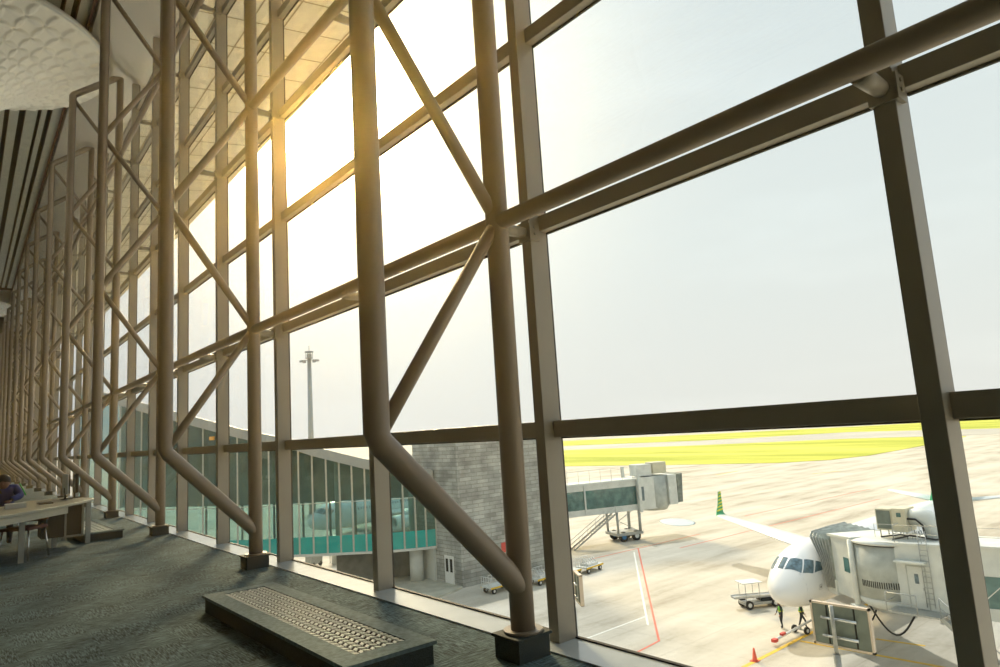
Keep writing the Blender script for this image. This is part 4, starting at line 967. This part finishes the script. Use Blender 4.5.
# light mast behind the pier
mx_ = at(311, 440, 0, 62.0); mh = at(311, 358, 0, 62.0)
lm_ = thing('light_mast', (mx_[0], mx_[1], GZ), label='tall apron floodlight mast rising behind the glass pier', cat='light mast')
mxx, myy, mz = mx_[0], mx_[1], mh[2]-GZ
MB().tube([(0, 0, 0), (0, 0, mz)], [.75, .42], 16).build('pole', 'steel', lm_)
MB().cyl((0, 0, mz), (0, 0, mz+.15), .85, 16).build('platform', 'steel', lm_)
hm = MB()
for k in range(8):
    a_ = k*math.pi/4; hm.cyl((.8*math.cos(a_), .8*math.sin(a_), mz+.1), (.8*math.cos(a_), .8*math.sin(a_), mz+1.5), .05, 6)
hm.lathe([(.95, 1.4+mz), (.95, 1.6+mz), (0, 1.7+mz)], n=16); hm.cyl((0, 0, mz), (0, 0, mz+2.9), .07, 6); hm.box((-.4, -.4, mz+.15), (.4, .4, mz+1.0)); hm.build('head_frame', 'steel', lm_)
for s_ in (-1, 1):
    for k in (0, 1):
        xx = s_*(1.1+k*.75)*.77; yy = -s_*(1.1+k*.75)*.63
        MB().box((xx-.28, yy-.28, mz-.75-.2*(1-k)), (xx+.28, yy+.28, mz-.35)).build('floodlight', 'steel', lm_)
MB().bar((-1.8*.77, 1.8*.63, mz-.35), (1.8*.77, -1.8*.63, mz-.35), .15, .15).build('crossarm', 'steel', lm_)

# ------------------------------------------------------------------ sign boards on posts, seen from behind
def board_frame(root, c_, wdir, w, h, th, post_off, z_top_post):
    wdir = Vector(wdir).normalized(); n = Vector((wdir.y, -wdir.x, 0)); 
    if n.dot(-Vector(c_)) < 0: n = -n       # towards the terminal
    c_ = Vector(c_); up = Vector((0, 0, 1))
    def bp(a_, b2, z): return c_+wdir*a_+n*b2+up*z
    def bx(a0, a1, b0, b1, z0, z1, mb=None):
        mb = mb or MB(); return mb.hexa([bp(a0, b0, z0), bp(a1, b0, z0), bp(a1, b1, z0), bp(a0, b1, z0), bp(a0, b0, z1), bp(a1, b0, z1), bp(a1, b1, z1), bp(a0, b1, z1)])
    bx(-w/2+.04, w/2-.04, -th+.02, 0, -h/2+.04, h/2-.04).build('board', 'signback', root, True)
    f_ = bx(-w/2, w/2, -th, .02, h/2-.05, h/2); bx(-w/2, w/2, -th, .02, -h/2, -h/2+.05, f_); bx(-w/2, -w/2+.05, -th, .02, -h/2, h/2, f_); bx(w/2-.05, w/2, -th, .02, -h/2, h/2, f_)
    f_.build('edge_frame', 'signedge', root, True)
    s_ = MB()
    for a_ in (-w*.22, w*.24): bx(a_-.02, a_+.02, 0, .012, -h/2+.06, h/2-.06, s_)
    s_.build('panel_joint', 'dark', root, True)
    for z in (h*.17, -h*.24): MB().cyl(bp(-w*.30, .09, z), bp(w*.30, .09, z), .028*w, 12).build('mounting_rail', 'chrome', root, True)
    pc = bp(post_off, .2, 0)
    MB().cyl((pc.x, pc.y, GZ), (pc.x, pc.y, c_.z-h/2-.1), .085, 16).cyl((pc.x, pc.y, c_.z-h/2-.1), (pc.x, pc.y, c_.z+h/2+z_top_post), .05, 16).build('post', 'steel', root, True)
XB = 18.0
c00, c10, c01 = at(809.5, 600, 0, XB), at(869, 608.5, 0, XB), at(813, 642.5, 0, XB)
bw, bh = abs(c10[1]-c00[1]), abs(c00[2]-c01[2]); bc = (XB, (c00[1]+c10[1])/2, (c00[2]+c01[2])/2)
r_ = thing('sign_board', (bc[0], bc[1], GZ), label='large board on a post, seen from behind in front of the airliner nose', cat='sign', group='sign boards on posts')
board_frame(r_, bc, (0, -1, 0), bw, bh, .09, -.07*bw, .0)
dct = Fv*FPX+R2*(577.5-500)+U2*(333.5-588); sc = 24/math.hypot(dct[0], dct[1]); bc = EYE+dct*sc
r_ = thing('sign_board', (bc[0], bc[1], GZ), label='identical board seen nearly edge on, peeking out right of the second mullion', cat='sign', group='sign boards on posts')
board_frame(r_, bc, (.55, .83, 0), .95, 1.0, .10, -.1, -.1)

# ------------------------------------------------------------------ ground equipment
def cone(p, label):
    o = thing('traffic_cone', (p[0], p[1], GZ+.002), label=label, cat='cone')
    MB().lathe([(.0, .03), (.19, .03), (.19, .06), (.16, .07), (.05, .78), (.0, .78)], n=20).build('body', 'orange', o)
    MB().box((-.24, -.24, 0), (.24, .24, .04)).build('base', 'orange', o, bevel=.01)
cone(G(755, 661), 'orange traffic cone left of the yellow line near the bottom edge')
tb = thing('tow_bar', (45.5, 25.1, GZ), label='red and white aircraft tow bar on two small wheels below the nose', cat='tow bar')
p_, q_ = Vector((*G(775, 646), GZ+.35)), Vector((*G(816, 626), GZ+.55))
MB().tube([p_, q_], .085, 12).build('bar', 'airwhite', tb, True)
MB().bar(p_-Vector((.15, .0, 0)), p_+Vector((.25, 0, 0)), .3, .2).build('tow_head', 'redsign', tb, True)
mid = p_.lerp(q_, .2); MB().box((mid.x-.25, mid.y-.1, mid.z+.05), (mid.x+.25, mid.y+.1, mid.z+.2)).build('shear_unit', 'redsign', tb, True)
for o in (-.45, .45):
    c_ = p_.lerp(q_, .62); w_ = MB().wheel((c_.x, c_.y+o, GZ+.25), .25, .14, (.3, 1, 0)).build('wheel', 'blackrub', tb, True); MB().wheel((c_.x, c_.y+o, GZ+.25), .12, .16, (.3, 1, 0)).build('hub', 'whitehub', w_, True)
c_ = p_.lerp(q_, .62); MB().cyl((c_.x, c_.y-.45, GZ+.25), (c_.x, c_.y+.45, GZ+.25), .04, 8).bar((c_.x, c_.y, GZ+.25), (c_.x, c_.y, c_.z), .1, .1).build('axle', 'steel', tb, True)
# belt loader left of the nose
bl_ = thing('belt_loader', (*G(754, 607), GZ), math.radians(-30), 'baggage belt loader parked left behind the airliner nose', 'belt loader'); bl_.scale = (.66, .66, .66)
MB().box((-1.5, -.9, .45), (3.2, .9, .75)).build('chassis', 'steel', bl_, bevel=.03)
MB().bar((-2.6, 0, 1.35), (4.2, 0, 1.15), 1.0, .22).build('conveyor', 'airgrey', bl_)
MB().bar((-2.6, -.55, 1.5), (4.2, -.55, 1.3), .08, .18).bar((-2.6, .55, 1.5), (4.2, .55, 1.3), .08, .18).build('side_guard', 'whitehub', bl_)
cm = MB()
for x, y in ((-1.3, -.8), (-1.3, .8), (.5, -.8), (.5, .8)): cm.cyl((x, y, .7), (x, y, 3.0), .035, 8)
cm.build('canopy_post', 'steel', bl_)
MB().box((-1.7, -1.05, 3.0), (.9, 1.05, 3.08)).build('canopy', 'whitehub', bl_)
for x in (-1.0, 2.4):
    for y in (-.85, .85):
        w_ = MB().wheel((x, y, .5), .5, .32).build('wheel', 'blackrub', bl_); MB().wheel((x, y, .5), .27, .35).build('hub', 'whitehub', w_)
MB().box((.8, -.8, .75), (2.2, .8, 1.0)).build('engine_cover', 'dark', bl_)
# ground crew
def worker(p, rz, label, lean):
    t = thing('person', (p[0], p[1], GZ), rz, label, 'person', 'ground crew under the nose'); t.scale = (1.12, 1.12, 1.06)
    s_ = .17
    V_ = [(0, 0, .95), (0, 0, 1.15), (.02, 0, 1.38), (.03, 0, 1.50), (.04, 0, 1.56), (.02, .17, 1.40), (.05, .25, 1.15), (.18, .22, .95), (.02, -.17, 1.40), (.05, -.25, 1.15), (.18, -.22, .95),
          (0, .09, .90), (.04+lean, .12, .50), (-.02+lean*1.4, .13, .09), (.10+lean*1.4, .14, .05), (0, -.09, .90), (.05-lean, -.11, .50), (-.02-lean*1.4, -.13, .09), (.10-lean*1.4, -.14, .05)]
    E_ = [(0, 1), (1, 2), (2, 3), (3, 4), (2, 5), (5, 6), (6, 7), (2, 8), (8, 9), (9, 10), (0, 11), (11, 12), (12, 13), (13, 14), (0, 15), (15, 16), (16, 17), (17, 18)]
    skinned('body', 'navy', V_, E_, [.13, .12, (.13, .10), .055, .055, .06, .045, .035, .06, .045, .035, .09, .065, .045, .04, .09, .065, .045, .04], t, 1)
    skinned('safety_vest', 'hivis', [(0, 0, .98), (0, 0, 1.15), (.02, 0, 1.36), (.02, .10, 1.42), (.02, -.10, 1.42)], [(0, 1), (1, 2), (2, 3), (2, 4)], [(.165, .15), (.16, .145), (.17, .13), .09, .09], t, 1)
    MB().lathe([(.168, 1.10), (.172, 1.10), (.172, 1.15), (.168, 1.15)], (0, 0, 0), 20).build('vest_stripe', 'yellow', t)
    h_ = MB().sphere((.06, 0, 1.66), .095, 10, (1, .88, 1.2)); h_.sphere((.155, 0, 1.65), .015, 5); h_.sphere((.06, .088, 1.66), .02, 5, (1, .5, 1.3)); h_.sphere((.06, -.088, 1.66), .02, 5, (1, .5, 1.3))
    hd2 = h_.build('head', 'skin', t); MB().sphere((.045, 0, 1.70), .105, 10, (1, .92, 1.0)).build('hair', 'hair', hd2)
    for sd in (-1, 1): hand((.18, sd*.22, .93), (.3, 0, -.95) if False else (.6, 0.01, -.5), t, side=sd)
worker(G(782.5, 628), math.radians(150), 'ground worker in dark trousers and green vest standing nearest the nose tip', .05)
worker(G(803, 628.5), math.radians(-60), 'ground worker in green vest mid-step, beside the sign board', .16)

def cart(x, y, rz, label, load=False):
    t = thing('baggage_cart', (x, y, GZ), rz, label, 'baggage cart', 'baggage carts beside the stone block')
    MB().box((-1.5, -.75, .55), (1.5, .75, .68)).build('deck', 'bridgewhite', t)
    MB().box((-1.52, -.78, .50), (1.52, -.74, .66)).box((-1.52, .74, .50), (1.52, .78, .66)).build('deck_edge', 'roadyellow', t)
    e = MB()
    for sx in (-1.48,):
        for k in range(5): e.cyl((sx, -.7+k*.35, .68), (sx, -.7+k*.35, 1.55), .025, 6)
        e.cyl((sx, -.7, 1.55), (sx, .7, 1.55), .03, 6); e.cyl((sx, -.7, 1.1), (sx, .7, 1.1), .025, 6)
    for sy in (.72,):
        for k in range(4): e.cyl((-.6+k*.45, sy, .68), (-.6+k*.45, sy, 1.45), .025, 6)
        e.cyl((-.6, sy, 1.45), (.75, sy, 1.45), .03, 6)
    e.build('end_rack', 'whitehub', t)
    for wx in (-1.05, 1.05):
        for wy in (-.6, .6):
            w_ = MB().wheel((wx, wy, .27), .27, .18).build('wheel', 'blackrub', t); MB().wheel((wx, wy, .27), .14, .2).build('hub', 'whitehub', w_)
    MB().bar((1.5, 0, .5), (2.3, 0, .3), .06, .06).build('draw_bar', 'steel', t)
    if load:
        m_ = MB(); 
        for k in range(5): m_.tube([(-.9+k*.4, -.5, .7), (-.8+k*.4, 0, 1.3), (-.9+k*.4, .5, .72)], .05, 6)
        m_.box((-.9, -.5, .68), (.9, .5, .9)); m_.build('equipment_frame', 'whitehub', t)
    return t
cart(41.9, 53.0, math.radians(2), 'empty baggage cart left of the nearest truss foot, by the stone wall')
cart(46.8, 51.9, math.radians(5), 'baggage cart right of the nearest truss foot', True)
cart(49.9, 51.7, math.radians(0), 'baggage cart mostly behind the second mullion from the right')
cart(53.3, 51.6, math.radians(8), 'loaded equipment cart just right of the mullion, under the bridge stairs', True)
bx_ = thing('ground_unit', (*G(314, 566), GZ), math.radians(20), 'small grey equipment unit under the glass pier', 'equipment')
MB().box((-.9, -.6, .3), (.9, .6, 1.7)).build('body', 'steel', bx_, bevel=.05); MB().cyl((-1.4, -.9, 0), (-1.4, -.9, 1.6), .06, 8).cyl((1.9, -.9, 0), (1.9, -.9, 1.6), .06, 8).build('post', 'steel', bx_)
for x in (-.6, .6): MB().wheel((x, -.5, .3), .3, .2).build('wheel', 'blackrub', bx_)
